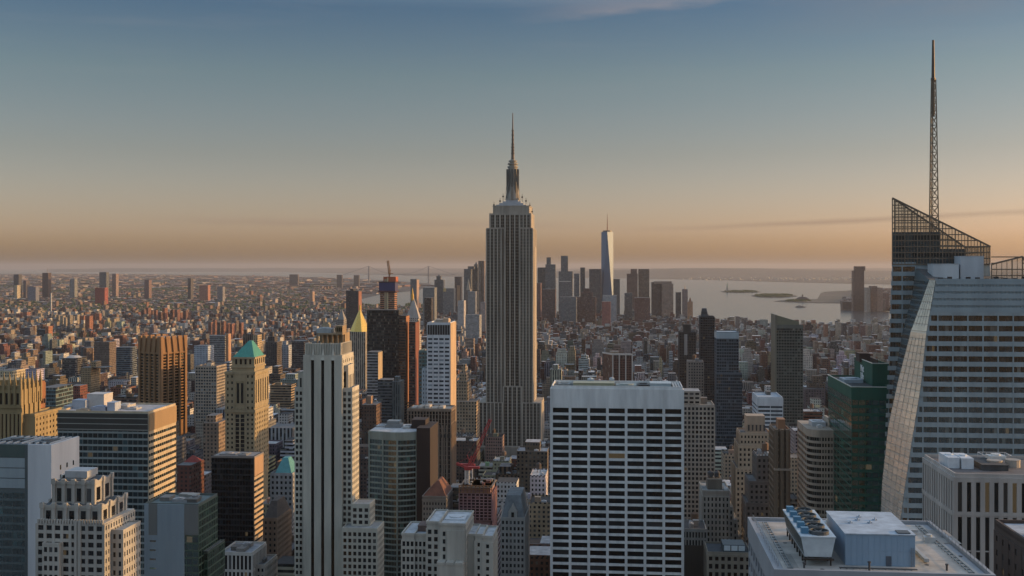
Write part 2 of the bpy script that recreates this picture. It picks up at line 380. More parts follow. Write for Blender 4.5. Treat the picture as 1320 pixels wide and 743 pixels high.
    def tank(s, x, y, z, r=2.2, h=4.2, col=(.16, .1, .065)):
        a = Acc()
        for dx in (-.6, .6):
            for dy in (-.6, .6): a.box(x+dx*r-.15, x+dx*r+.15, y+dy*r-.15, y+dy*r+.15, z-.1, z+2.6)
        a.cyl(x, y, r, z+2.5, z+2.5+h, 12); a.cyl(x, y, r*1.06, z+2.5+h, z+2.5+h+1.6, 12, .05)
        return s.part('water_tank', a, 'masonry', col)
    def clutter(s, x0, x1, y0, y1, z, n=4, seed=0, tank=True, hmax=5):
        rn = random.Random(seed); W, D = x1-x0, y1-y0
        for i in range(n):
            w = rn.uniform(.12, .3)*W; d = rn.uniform(.15, .35)*D; cx = x0+w/2+1+rn.random()*max(.1, W-w-2); cy = y0+d/2+1+rn.random()*max(.1, D-d-2)
            g = rn.choice([.12, .22, .3, .4]); zt = z+rn.uniform(1.5, hmax)
            if i % 2: s.unit(cx-w/2, cx+w/2, cy-d/2, cy+d/2, z+.1, zt, (g, g*1.0, g*1.02))
            else: s.unit(cx-w/2, cx+w/2, cy-d/2, cy+d/2, z+.1, zt, (g, g*.93, g*.85), 'stair_bulkhead', 'masonry')
        if tank: s.tank(x0+W*rn.uniform(.2, .8), y0+D*rn.uniform(.5, .8), z)

def tower(label, l, r, top, Y, d, wall, glass=(.018, .02, .022), bay=3.5, flr=3.9, fw=.55, fh=.55, vb=743, name='office_tower', core='punch',
          roofc=(.15, .15, .15), ph=1.2, sides=None, rel=.45, panes=1, n=4, tank=False, head=0, gm='glass', rot=0, hmax=5, extra=None, gcol=None, sk=None, sgrid=True):
    B = Bld(name, label, 'building', l, r, Y, d, wall, roofc[0], core, rot)
    zt = B.z(top)-ph; zb = max(2, B.z(min(vb+14, 760)))
    B.mass(B.x0, B.x1, 0, d, -1, zt)
    if sides is None: sides = 'FR' if (l+r)/2 < 800 else 'FL'
    zh = zt-head
    K = dict(bay=bay, flr=flr, fw=fw, fh=fh, rel=rel, panes=panes)
    for q in sides:
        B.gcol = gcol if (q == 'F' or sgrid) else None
        K2 = dict(K, **(sk or {})) if q != 'F' else K
        B.facades(q, B.x0, B.x1, 0, d, zb, zh, **K2)
    B.gcol = gcol
    if head: 
        B.w.box(B.x0-rel, B.x1+rel, -rel, d+rel, zh, zt-.05, 1)
    B.flat_roof(B.x0, B.x1, 0, d, zt, roofc, ph)
    if n: B.clutter(B.x0+1, B.x1-1, 1, d-1, zt, n, int(l*7+top), tank, hmax)
    LAND.append((B.pxm, top, label))
    B.zt = zt; B.zb = zb
    if extra: extra(B)
    B.finish(glass, gm)
    return B
# ------------------------------------------------------------ ground, water, far shores
def sheet(name, pts, z, mat, kind='structure'):
    a = Acc(); P = [ground(px, py, 0) for px, py in pts]
    a.add([(x, y, z) for x, y in P], [tuple(range(len(P)))])
    o = link(name, a.mesh(name, [mat])); o['kind'] = kind
    me = o.data
    if me.polygons[0].normal.z < 0: me.flip_normals()
    return o
a = Acc(); a.add([(-99000, -1390, -2), (99000, -1390, -2), (99000, 149000, -2), (-99000, 149000, -2)], [(0, 1, 2, 3)])
tag(link('water', a.mesh('water', ['water'])), kind='structure')
sheet('ground', [(-420, 352), (150, 353.2), (330, 355.5), (450, 359), (520, 363), (556, 366), (540, 374), (492, 379), (462, 386), (474, 395), (560, 400), (640, 402),
                 (760, 404), (850, 407), (880, 413), (930, 418), (1000, 421), (1060, 423), (1150, 424), (1400, 430), (2400, 640), (2400, 3500), (-1600, 3500)], 0, 'land')
sheet('far_shore', [(300, 347.2), (2000, 347.2), (2000, 369), (1200, 368), (1100, 366), (1000, 363.6), (930, 361.5), (840, 359.5), (720, 358), (620, 357.5), (556, 356.3), (500, 353.8), (300, 349.5)], 0, 'far_land')
sheet('pier_land', [(1052, 388), (1058, 378), (1100, 374), (1150, 373), (1500, 373), (1500, 425), (1150, 404), (1132, 400), (1112, 396.5), (1092, 393), (1086, 391)], -.4, 'far_land')
sheet('park_spit', [(996, 388.6), (1010, 387), (1060, 385.5), (1100, 386), (1100, 391), (1050, 390.5)], .3, 'far_land')
sheet('jetty', [(1058, 376.6), (1085, 375.2), (1100, 375.5), (1100, 377.6), (1085, 378.2), (1070, 377.5)], .3, 'far_land')
# low hills along the far shore
def hills(name, l, r, py_base, tops, seed):
    rn = random.Random(seed); a = Acc(); n = len(tops); vs = []
    Dp = (CAMZ)*FPX/(py_base-PY0)
    for i, tp in enumerate(tops):
        px = l+(r-l)*i/(n-1); u = (px-PXC)/FPX
        for k, (dy, hf) in enumerate(((-.06, 0), (0, .75), (.05, 1), (.2, 0))):
            D = Dp*(1+dy); h = max(0, CAMZ-(tp-PY0)/FPX*Dp)*hf*(1+rn.uniform(-.08, .08))
            vs.append((D*(-math.sin(YAW)+u*math.cos(YAW)), D*(math.cos(YAW)+u*math.sin(YAW)), h))
    fs = [(4*i+k, 4*(i+1)+k, 4*(i+1)+k+1, 4*i+k+1) for i in range(n-1) for k in range(3)]
    a.add(vs, fs); o = link(name, a.mesh(name, ['far_land'])); o['kind'] = 'structure'
    for p in o.data.polygons: p.use_smooth = True
hills('hills', 520, 1500, 355.0, [354, 353, 352.5, 352, 351.5, 351, 350.5, 350.2, 349.6, 349, 348, 347.2, 346.5, 346.2, 346.4, 346.8, 347, 347.6, 348.2, 348.6, 349, 349.3, 349.6, 349.8, 350, 350.2, 350.4, 350.5, 350.6, 350.5, 350.6, 350.6, 350.8, 351, 351], 3)
hills('far_hills', 60, 1500, 350.2, [347.0, 346.6, 346.3, 346.2]+[346.1+.15*math.sin(i*1.7) for i in range(30)]+[346.3], 5)

# ------------------------------------------------------------ foreground roof, lower right
B = Bld('office_tower', 'nearest office building with a broad pale gravel roof carrying fans and a plant house', 'building', 1003, 1276, 232, 46, (.30, .31, .33), .3, 'panel')
zr = GZ(741, 1140, 232); x0, x1 = B.x0, B.x1; DP = 46
B.mass(x0, x1, 0, DP, -1, zr)
for sd_, a0, a1, pl in (('L', 0, DP, x0), ('F', x0, x1, 0)):
    B.facade(sd_, a0, a1, pl, zr-70, zr-4.2, 4.4, 3.9, fw=.7, fh=.6, rel=.8)
B.w.box(x0-.9, x1+.9, -.9, DP+.9, zr-4.2, zr-.25, 1)
a = Acc(); a.box(x0+1.4, x1-1.4, 1.4, DP-1.4, zr-.3, zr+.1); B.part('roof', a, 'gravel', (.43, .395, .355))
for (l_, r_, d0, d1, c_) in ((1016, 1030, 3, 14, (.30, .285, .26)), (1190, 1222, 12, 24, (.46, .43, .40)), (1100, 1160, 1.8, 4.6, (.38, .36, .33)), (1205, 1240, 27, 40, (.33, .31, .285))):
    a = Acc(); a.box(B.x(l_, d0), B.x(r_, d0), d0, d1, zr+.1, zr+.135); B.part('patched_membrane', a, 'gravel', c_)
for px, yy in ((1195, 8), (1215, 33), (1060, 2.4), (1012, 24), (1238, 16)):
    a = Acc(); a.cyl(B.x(px, yy), yy, .45, zr+.1, zr+.16, 10); B.part('roof_drain', a, 'metal', (.05, .05, .05))
a = Acc(); xx = B.x(1187, 12)
a.box(xx, xx+.9, 9, 36, zr+.45, zr+1.15); a.box(xx+.1, xx+5.5, 35.2, 36.0, zr+.5, zr+1.1)
for yy in range(10, 36, 4): a.box(xx+.1, xx+.25, yy, yy+.2, zr+.1, zr+.5); a.box(xx+.65, xx+.8, yy, yy+.2, zr+.1, zr+.5)
B.part('air_duct', a, 'metal', (.36, .37, .38))
a = Acc()
for k in range(3): yy = 3.2+k*.35; a.box(B.x(1082, 4), B.x(1182, 4), yy, yy+.09, zr+.22, zr+.31)
for k in range(12): xx = B.x(1082, 4)+k*1.3; a.box(xx, xx+.12, 3.0, 4.2, zr+.1, zr+.24)
B.part('roof_conduit', a, 'steel', (.2, .2, .2))
for xx in (x0+.2, x1-.2):
    a = Acc()
    for yy in np.arange(1.5, DP, 2.6): a.box(xx-.04, xx+.04, yy, yy+.08, zr+.7, zr+1.75)
    for zz in (1.2, 1.7): a.box(xx-.03, xx+.03, 1.5, DP-1, zr+zz, zr+zz+.06)
    B.part('guard_rail', a, 'steel', (.28, .29, .3))
for px, yy, w_, h_ in ((1192, 27, 2.4, 1.4), (1062, 38, 3.0, 1.8)):
    B.unit(B.x(px, yy), B.x(px, yy)+w_, yy, yy+w_*.8, zr+.1, zr+h_, (.42, .44, .45))
B.ring(x0-.9, x1+.9, -.9, DP+.9, zr-.25, zr+.75, .7)
for xm in (x0+2.85, x1-2.85):
    a = Acc()
    for xx in (xm-.45, xm+.45): a.box(xx-.08, xx+.08, 2, DP-2, zr+.28, zr+.42)
    for yy in np.arange(2.5, DP-2, 2.4): a.box(xm-.6, xm+.6, yy-.06, yy+.06, zr+.08, zr+.3)
    B.part('window_cleaning_rail', a, 'steel', (.25, .28, .3))
for i, (px, yy, hh) in enumerate(((1124, 2.4, 1.7), (1228, 4.0, 1.2), (1040, 3.2, 1.0))):
    a = Acc(); xx = B.x(px); a.cyl(xx, yy, .22, zr+.1, zr+hh, 8); a.cyl(xx, yy, .34, zr+hh, zr+hh+.3, 8); B.part('vent_pipe', a, 'metal', (.05, .05, .055))
# plant house
hx0, hx1, hy0, hy1, hh = B.x(1090, 6), B.x(1180, 6), 6.2, 27.5, zr+6.6
a = Acc(); a.box(hx0, hx1, hy0, hy1, zr, hh)
for i in range(1, 12):
    xx = hx0+(hx1-hx0)*i/12; a.box(xx-.03, xx+.03, hy0-.035, hy0+.02, zr+.1, hh-.1)
a.box(hx0-.02, hx1+.02, hy0-.05, hy0+.02, zr+3.2, zr+3.32)
house = B.part('plant_house', a, 'panel', (.25, .35, .46))
a = Acc(); a.box(hx0-.15, hx1+.15, hy0-.15, hy1+.15, hh, hh+.22); B.part('roof', a, 'roof', (.38, .45, .52), house)
a = Acc(); xx = hx0+(hx1-hx0)*.62; a.box(xx-.55, xx+.55, hy0-.12, hy0+.04, zr+.1, zr+2.2); B.part('door', a, 'metal', (.08, .1, .13), house)
a = Acc(); a.box(hx1-3.4, hx1-.8, hy0+.5, hy0+3.0, hh+.2, hh+.45); B.part('roof_hatch', a, 'metal', (.06, .065, .07), house)
a = Acc()
for xx in (hx1-.9, hx1-.3): a.bar((xx, hy0-.3, zr+.1), (xx, hy0-.3, zr+4.2), .07)
for k in range(12): a.box(hx1-.9, hx1-.3, hy0-.33, hy0-.27, zr+.4+k*.32, zr+.45+k*.32)
B.part('ladder', a, 'steel', (.2, .22, .25), house)
for px_, yy in ((.2, 9), (.35, 12), (.5, 9.5), (.42, 15), (.62, 12.5)):
    a = Acc(); xx = hx0+(hx1-hx0)*px_; a.cyl(xx, hy0+yy, .2, hh+.2, hh+.9, 8); a.box(xx-.5, xx+.5, hy0+yy+.1, hy0+yy+.6, hh+.2, hh+.5)
    B.part('vent_pipe', a, 'metal', (.35, .42, .5), house)
a = Acc(); a.box(hx0-3.2, hx0-.6, 29, 33, zr, zr+3); B.part('stair_bulkhead', a, 'panel', (.4, .45, .5))
# cooling tower: a trough-shaped casing on legs with five fans in a row
cx0, cx1, cy0, cy1 = B.x(1033, 5), B.x(1077, 5), 5.0, 31.0
cm = (cx0+cx1)/2; cw = (cx1-cx0)/2
zb_, zt_ = zr+1.9, zr+6.0
a = Acc(); a.loft([(cm-cw*.78, cy0+.4, zb_), (cm+cw*.78, cy0+.4, zb_), (cm+cw*.78, cy1-.4, zb_), (cm-cw*.78, cy1-.4, zb_)],
                  [(cm-cw, cy0, zt_), (cm+cw, cy0, zt_), (cm+cw, cy1, zt_), (cm-cw, cy1, zt_)])
a.box(cm-cw-.12, cm+cw+.12, cy0-.12, cy1+.12, zt_, zt_+.25)
ct = B.part('cooling_tower', a, 'metal', (.52, .58, .62))
a = Acc()
for k in range(26):
    y_ = cy0+.6+k*(cy1-cy0-1.2)/25; f = .06
    a.loft([(cm-cw*.80, y_, zb_+.3), (cm-cw*.80, y_+.7, zb_+.3), (cm-cw*.76, y_+.7, zb_+.3), (cm-cw*.76, y_, zb_+.3)],
           [(cm-cw*1.0, y_, zt_-.3), (cm-cw*1.0, y_+.7, zt_-.3), (cm-cw*.96, y_+.7, zt_-.3), (cm-cw*.96, y_, zt_-.3)])
B.part('louvre', a, 'metal', (.055, .065, .06), ct)
for k in range(5):
    y_ = cy0+2.8+k*5.1
    a = Acc(); xf = cm+cw*.18
    n = 20; ro, ri = 2.05, 1.8
    c_ = [(math.cos(2*math.pi*i/n), math.sin(2*math.pi*i/n)) for i in range(n)]
    for i in range(n):
        j = (i+1) % n; q = lambda r_, i_, z_: (xf+r_*c_[i_][0], y_+r_*c_[i_][1], z_)
        z0_, z1_ = zt_+.2, zt_+1.0
        a.add([q(ro, i, z0_), q(ro, j, z0_), q(ro, j, z1_), q(ro, i, z1_), q(ri, i, z0_), q(ri, j, z0_), q(ri, j, z1_), q(ri, i, z1_)],
              [(0, 1, 2, 3), (5, 4, 7, 6), (3, 2, 6, 7)])
    a.cyl(xf, y_, ri, zt_+.25, zt_+.32, n)
    a.cyl(xf, y_, .35, zt_+.3, zt_+.75, 8)
    for i in range(6):
        t_ = i*math.pi/3; a.bar((xf, y_, zt_+.55), (xf+ri*.95*math.cos(t_), y_+ri*.95*math.sin(t_), zt_+.62), .3)
    B.part('fan', a, 'metal', (.06, .068, .072), ct)
    a = Acc(); xm = cm-cw*.68; a.box(xm-.75, xm+.75, y_-.6, y_+.9, zt_+.2, zt_+1.5); a.box(xm+.7, xf-1.9, y_-.15, y_+.15, zt_+.5, zt_+.8); a.box(xm-.4, xm+.4, y_-.62, y_-.5, zt_+.4, zt_+1.2)
    B.part('fan_motor', a, 'metal', (.07, .19, .30), ct)
a = Acc()
for y_ in np.linspace(cy0+.6, cy1-.6, 8):
    for xx in (cm-cw*.75, cm+cw*.75): a.box(xx-.16, xx+.16, y_-.16, y_+.16, zr, zb_)
for xx in (cm-cw*.75, cm+cw*.75): a.box(xx-.2, xx+.2, cy0, cy1, zb_-.3, zb_)
a.box(cm-cw*.9, cm+cw*.9, cy0-.5, cy0+.4, zb_-.5, zb_-.15)
B.part('support_frame', a, 'steel', (.07, .06, .055), ct)
B.finish((.03, .04, .05)); LAND.append((1130, 660, 'gravel-roofed building'))

# ------------------------------------------------------------ dark brick corner, lower right
B = Bld('brick_building', 'dark brown brick building with a pale roof in the lower right corner', 'building', 1385, 1640, 235, 48, (.075, .052, .042), .3)
zt = GZ(745, 1385, 235)
B.mass(B.x0, B.x1, 0, 48, -1, zt); B.facade('L', 0, 48, B.x0, zt-40, zt-1.5, 4.2, 3.6, fw=.3, fh=.42, rel=.3)
B.ring(B.x0, B.x1, 0, 48, zt-.2, zt+1, .6); a = Acc(); a.box(B.x0+.6, B.x1-.6, .6, 47.4, zt-.2, zt+.15); B.part('roof', a, 'roof', (.40, .43, .47))
B.unit(B.x0+3, B.x0+9, 30, 36, zt+.1, zt+4, (.08, .07, .06), 'stair_bulkhead', 'masonry')
B.finish((.03, .03, .03))

# ------------------------------------------------------------ vertical-pier office, right edge
def ex(B):
    zt = B.zt; x0, x1 = B.x0, B.x1
    B.w.box(x0-.8, x1+.8, -.8, B.d+.8, zt-13.4, zt-12.1, 1)      # belt course
    for k in range(2): B.unit(x0+2.2+k*4.6, x0+6.3+k*4.6, 16-k*1.2, 28-k*1.2, zt+.1, zt+4, (.62, .65, .68))
    B.unit(x0+13, x0+22, 12, 28, zt+.1, zt+2.0, (.07, .07, .07), 'plant_deck', 'roof')
    for k in range(2):
        a = Acc(); a.cyl(x0+19.5+k*7, 19+k*2, 2.6, zt+.1, zt+2.6, 14); a.cyl(x0+19.5+k*7, 19+k*2, 2.7, zt+2.6, zt+2.9, 14); B.part('round_vent', a, 'metal', (.38, .33, .28))
    a = Acc()
    for i in range(7):
        a.bar((x0+17+i*1.6, 30, zt+.1), (x0+17+i*1.6, 30, zt+4), .18)
    for zz in (2.0, 3.9): a.bar((x0+17, 30, zt+zz), (x0+26.6, 30, zt+zz), .2)
    a.bar((x0+17, 22, zt+3.9), (x0+17, 30, zt+3.9), .2); a.bar((x0+26.6, 22, zt+3.9), (x0+26.6, 30, zt+3.9), .2)
    B.part('pipe_rack', a, 'metal', (.55, .55, .55))
    B.unit(x0+19, x0+25, 23, 28, zt+2.2, zt+3.6, (.6, .6, .58))
tower('stone office block with tall narrow white piers and dark windows, right edge of the view', 1231, 1420, 612, 400, 39, (.43, .385, .35), (.016, .014, .013),
      3.05, 12.0, .48, .97, name='office_tower', core='piers', roofc=(.13, .12, .12), rel=.7, n=0, head=1.6, extra=ex)

# ------------------------------------------------------------ faceted glass tower with lattice crown and mast
B = Bld('glass_skyscraper', 'faceted glass skyscraper with a sloping lattice crown and a tall mast', 'skyscraper', 1150, 1345, 578, 48, (.30, .35, .37), .3, 'curtain')
B.mass(B.x0, B.x1, 60, 70, -1, 40)
x, z = B.x, B.z
zt_l, zt_r = z(300), z(322); zbase = z(720)
def quad(acc, pts, mi=0): acc.add(pts, [tuple(range(len(pts)))], mi)
# rear slab, wider towards its foot
bx0, tx0, tx1 = x(1134), x(1150), x(1276)
B.w.loft([(bx0, 0, zbase-90), (tx1+9, 0, zbase-90), (tx1+9, 46, zbase-90), (GX(1137, B.Y+46)-B.ox, 46, zbase-90)], [(tx0, 0, z(340)), (tx1, 0, z(340)), (tx1, 40, z(340)), (GX(1152, B.Y+40)-B.ox, 40, z(340))], 1)
BOXES.append((B.ox+bx0, B.ox+tx1, B.Y, B.Y+46, 0, zt_l, None))
FH = 4.75
def slope_bands(front_y, edge, right, z0, z1, bay, hw, hs=.46, pw=.55, dep=.5, wy=0):
    """spandrels, piers and windows on a wall whose left edge leans"""
    rows = int((z1-z0)/FH); h = (z1-z0)/rows
    for j in range(rows+1):
        zc = z0+j*h; e = edge(zc); B.w.box(e, right, front_y-dep+.05, front_y+.1, zc-h*hs/2, zc+h*hs/2, 1)
        if j == rows: break
        zc += h/2; e = max(edge(zc-h/2), edge(zc+h/2))+.4
        c = right
        while c > e+1.2:
            c0 = max(c-bay, e)
            if c-c0 > 1.6: B.wins.append(('F', (c0+c)/2, front_y, zc, c-c0-pw, h*(1-hs)+.05, 4 if c-c0 > 5 else 2))
            B.w.box(c-pw/2, c+pw/2, front_y-dep, front_y+.1, zc-h/2, zc+h/2, 1)
            c -= bay
E0 = lambda zz: tx0+(bx0-tx0)*(zt_l-zz)/(zt_l-zbase)
slope_bands(0, lambda zz: E0(zz)+.4, x(1180), zbase, z(341), 6.6, .5)
# the front wing: leaning left edge, folded pale facet, dark upper facet
fy = -30.0
fx = lambda px: GX(px, B.Y+fy)-B.ox
fz = lambda py: GZ(py, B.pxm, B.Y+fy)
ztop = fz(361); zlow = fz(745); xr = fx(1345)
K = [(1206, 361), (1194, 430), (1187, 500), (1177, 560), (1165, 640), (1152, 745)]
def FE(zz):
    pts = [(fz(b_), fx(a_)) for a_, b_ in K]
    for (za, xa), (zb2, xb) in zip(pts, pts[1:]):
        if zz >= zb2: return xa+(xb-xa)*min(1, max(0, (za-zz)/(za-zb2)))
    return pts[-1][1]
zz = [ztop-(ztop-zlow)*i/24 for i in range(25)]
f = Acc()
core_l = [FE(q)+.6 for q in zz]
B.w.add([(FE(q), fy, q) for q in zz]+[(xr, fy, q) for q in zz], [(25+i, i, i+1, 26+i) for i in range(24)], 1)
slope_bands(fy, FE, xr, zlow, fz(404), 6.95, .5)
# two upper plant floors, all cladding
a = Acc(); 
for k in range(5): a.box(FE(fz(400-k*9))+.3, xr, fy-.5, fy+.1, fz(403-k*9), fz(397-k*9))
for xx in np.arange(FE(ztop)+1, xr, 1.74): a.box(xx-.1, xx+.1, fy-.42, fy+.05, fz(403), ztop)
a.box(FE(ztop)-.1, xr, fy-.55, fy+.3, ztop-.5, ztop+.5)
B.part('upper_cladding', a, 'panel', (.27, .33, .36))
# pale folded facet: from the front wing's leaning edge back to the rear slab's corner
def back(qz):                       # back edge of the facet
    pts = [(361, 1198, -24), (430, 1174, -16), (500, 1157, -8), (560, 1145, -3), (640, 1137, -1), (745, 1133, -.6)]
    for (p0, a0, b0), (p1, a1, b1) in zip(pts, pts[1:]):
        za, zb2 = fz(p0), fz(p1)
        if qz >= zb2-1e-6:
            t = min(1, max(0, (za-qz)/(za-zb2))); yy = b0+(b1-b0)*t; pp = a0+(a1-a0)*t
            return (GX(pp, B.Y+yy)-B.ox, yy)
fac = Acc(); n_ = 40; NU = 5
for i in range(n_):
    qa = ztop-(ztop-zlow)*i/n_; qb = ztop-(ztop-zlow)*(i+1)/n_
    for zz0, zz1, sp_ in ((qa, qa-(qa-qb)*.26, 1), (qa-(qa-qb)*.26, qb, 0)):
        for u in range(NU):
            P = []
            for q, t in ((zz0, u/NU), (zz0, (u+1)/NU), (zz1, (u+1)/NU), (zz1, u/NU)):
                bx, by = back(q); fx_ = FE(q); P.append((bx+(fx_-bx)*t, by+(fy-by)*t, q))
            quad(fac, P[::-1], sp_)
mfac, ntf, pf = newmat('sky_toned_facet'); gi_ = N(ntf, 'ShaderNodeNewGeometry'); ntf.links.new(ramp(ntf, gi_.outputs['Random Per Island'], [(0, (.68, .645, .57)), (.5, (.76, .72, .64)), (1, (.86, .80, .71))]), pf.inputs['Base Color']); pf.inputs['Roughness'].default_value = .2; pf.inputs['Metallic'].default_value = .6  # pale tone of both facet materials stands in for reflected sky
mfs, ntf, pf = newmat('sky_toned_facet_band'); pf.inputs['Base Color'].default_value = (.70, .67, .60, 1); pf.inputs['Roughness'].default_value = .28; pf.inputs['Metallic'].default_value = .5
mb_ = Acc()
for i in range(n_+1):
    q = ztop-(ztop-zlow)*i/n_; bx, by = back(q); mb_.bar((bx, by-.05, q), (FE(q), fy-.05, q), .16)
for u in range(NU+1):
    P = []
    for i in range(0, n_+1, 2):
        q = ztop-(ztop-zlow)*i/n_; bx, by = back(q); P.append((bx+(FE(q)-bx)*u/NU, by+(fy-by)*u/NU-.05, q))
    for p_, q_ in zip(P, P[1:]): mb_.bar(p_, q_, .16)
B.part('facet_mullions', mb_, 'steel', (.30, .29, .27))
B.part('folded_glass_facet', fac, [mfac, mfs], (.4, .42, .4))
# dark upper facet, left of the pale one
df = Acc(); m0 = 24
ztd = z(346)
for i in range(m0):
    qa = 1-i/m0; qb = 1-(i+1)/m0
    zd0, zd1 = ztop, fz(520)
    def L_(t):                       # left edge on the rear slab, converging downwards
        q = zd1+(zd0-zd1)*t; py = PY0+(CAMZ-q)*FPX/depth(1170, B.Y); pp = 1180+(1156-1180)*(py-346)/(520-346)
        bx, by = back(q); return (min(x(pp), bx-.02), -.6, q)
    def R_(t):
        q = zd1+(zd0-zd1)*t; bx, by = back(q); return (bx, by, q)
    a_, b_, c_, d_ = L_(qa), R_(qa), R_(qb), L_(qb)
    mid = lambda p, q, t: tuple(p[k]+(q[k]-p[k])*t for k in range(3))
    quad(df, [a_, mid(a_, d_, .3), mid(b_, c_, .3), b_], 1); quad(df, [mid(a_, d_, .3), d_, c_, mid(b_, c_, .3)], 0)
bx_, by_ = back(ztop); df.add([(x(1180), -.6, ztd), (bx_, by_, ztop), L_(1)], [(2, 1, 0)], 1)
m1, nt1, p1 = newmat('dark_facet'); p1.inputs['Base Color'].default_value = (.045, .06, .065, 1); p1.inputs['Roughness'].default_value = .08; p1.inputs['Specular IOR Level'].default_value = .8
m2, nt1, p1 = newmat('facet_band'); p1.inputs['Base Color'].default_value = (.10, .13, .14, 1); p1.inputs['Roughness'].default_value = .25
B.part('upper_glass_facet', df, [m1, m2], (.05, .06, .06))
# roof deck of the front wing and its plant
a = Acc(); a.add([(x(1180), -.6, ztd), (GX(1198, B.Y-24)-B.ox, -24, ztop), (FE(ztop), fy, ztop), (xr, fy, ztop), (xr, 1, ztop)], [(0, 1, 2, 3, 4)])
B.part('roof', a, 'roof', (.10, .10, .10))
B.unit(x(1203, -16), x(1236, -16), -16, -6, ztop, GZ(341, 1220, B.Y-16), (.50, .54, .57), 'plant_house', 'panel')
B.unit(x(1238, -14), x(1268, -14), -14, -4, ztop, GZ(331, 1250, B.Y-14), (.46, .50, .54), 'plant_house', 'panel')
a = Acc()
for k in range(14):
    xx = FE(ztop)+2+k*4.3; a.box(xx, xx+1.8, fy+1.5, fy+3.2, ztop, ztop+1.1+.5*math.sin(k*2.3))
B.part('roof_cable_tray', a, 'steel', (.06, .06, .065))
# solid dark upper stage behind the screen
a = Acc(); xb_ = GX(1153, B.Y+26)-B.ox; a.prism([(tx0+.8, 2.2), (x(1214), 2.2), (x(1214), 26), (xb_, 26)], z(340)-.5, z(299)); a.box(x(1214)+.01, x(1247), 2.3, 25.9, z(340)-.5, z(321)); B.part('upper_stage', a, 'panel', (.15, .185, .20))
for r0, r1, p0, p1 in ((1178, 1213, 310, 303), (1178, 1245, 331, 325), (1155, 1167, 309, 304), (1155, 1167, 321, 316), (1155, 1167, 332, 327)):
    a = Acc(); a.box(x(r0), x(r1), 1.9, 2.4, z(p0), z(p1)); B.part('louvre_band', a, 'metal', (.06, .072, .078))
# lattice crown screens
def screen(poly_top, xl, xr_, zlo, yy, dx, dz, side=None):
    a = Acc(); n = max(2, int((xr_-xl)/dx)); T = lambda q: poly_top[0]+(poly_top[1]-poly_top[0])*(q-xl)/(xr_-xl)
    mp_ = (lambda q, w: (q, yy, w)) if side is None else (lambda q, w: (side, q, w))
    for i in range(n+1):
        q = xl+(xr_-xl)*i/n; a.bar(mp_(q, zlo), mp_(q, T(q)), .24 if i % 4 else .45)
    zc = zlo
    while zc < max(poly_top):
        qe = xr_
        if zc > min(poly_top): qe = xl+(xr_-xl)*(poly_top[0]-zc)/(poly_top[0]-poly_top[1])
        if abs(qe-xl) > .5: a.bar(mp_(xl, zc), mp_(qe, zc), .5)
        zc += dz
    a.bar(mp_(xl, poly_top[0]), mp_(xr_, poly_top[1]), .8)
    g_ = Acc(); off = .25
    mq = (lambda q, w: (q, yy+off, w)) if side is None else (lambda q, w: (side-off, q, w))
    g_.add([mq(xl, zlo), mq(xr_, zlo), mq(xr_, poly_top[1]), mq(xl, poly_top[0])], [(0, 1, 2, 3)])
    s_ = B.part('crown_screen', a, 'steel', (.20, .17, .14)); B.part('screen_glass', g_, 'screen', (.1, .1, .1), s_)
zc0 = z(300)
screen((z(255), z(318)), tx0, tx1, z(341), -.4, 1.5, 3.0)
screen((z(318), GZ(319, 1276, B.Y+40)), 0, 40, z(341), 0, 2.4, 3.0, side=tx1)
screen((GZ(257, 1152, B.Y+40), GZ(319, 1276, B.Y+40)), GX(1153, B.Y+40)-B.ox, tx1, z(341), 40, 2.2, 3.4)
B.Y -= 30
sx0, sx1 = x(1278, 8), x(1318, 8); 
screen((GZ(341, 1298, B.Y+8), GZ(331, 1298, B.Y+8)), sx0, sx1, ztop-1, 8-30, 2.2, 3.0)
screen((GZ(331, 1298, B.Y+8), GZ(362, 1325, B.Y+8)), sx1, xr, ztop-1, 8-30, 2.2, 3.0)
B.Y += 30
# mast: triangular lattice tapering into a needle
mxp = x(1203, 14); ym = 14
def mast(acc, z0_, z1_, w0, w1, seg):
    C3 = [(math.cos(t), math.sin(t)) for t in (R(90), R(210), R(330))]
    for k in range(seg):
        ta, tb = k/seg, (k+1)/seg; za, zb_ = z0_+(z1_-z0_)*ta, z0_+(z1_-z0_)*tb; wa, wb = w0+(w1-w0)*ta, w0+(w1-w0)*tb
        for i in range(3):
            p = (mxp+C3[i][0]*wa, ym+C3[i][1]*wa, za); q = (mxp+C3[i][0]*wb, ym+C3[i][1]*wb, zb_)
            j = (i+1) % 3; r_ = (mxp+C3[j][0]*wb, ym+C3[j][1]*wb, zb_); p2 = (mxp+C3[j][0]*wa, ym+C3[j][1]*wa, za)
            acc.bar(p, q, .45); acc.bar(p, r_, .22); acc.bar(p2, q, .22); acc.bar(q, r_, .3)
a = Acc(); mast(a, z(300), GZ(150, 1203, B.Y+14), 2.7, 1.7, 13)
mp_o = B.part('mast', a, 'steel', (.20, .165, .12))
a = Acc(); mast(a, GZ(150, 1203, B.Y+14), GZ(103, 1203, B.Y+14), 1.7, 1.25, 5); a.cyl(mxp, ym, .75, GZ(150, 1203, B.Y+14), GZ(103, 1203, B.Y+14), 8)
B.part('upper_mast', a, 'steel', (.16, .13, .1), mp_o)
a = Acc(); a.cyl(mxp, ym, .95, GZ(103, 1203, B.Y+14), GZ(52, 1203, B.Y+14), 10, .6); a.cyl(mxp, ym, 1.3, GZ(104, 1203, B.Y+14), GZ(101, 1203, B.Y+14), 10)
B.part('mast_needle', a, 'steel', (.07, .06, .055), mp_o)
B.finish((.028, .032, .033), 'tglass'); LAND.append((1240, 300, 'faceted glass skyscraper'))

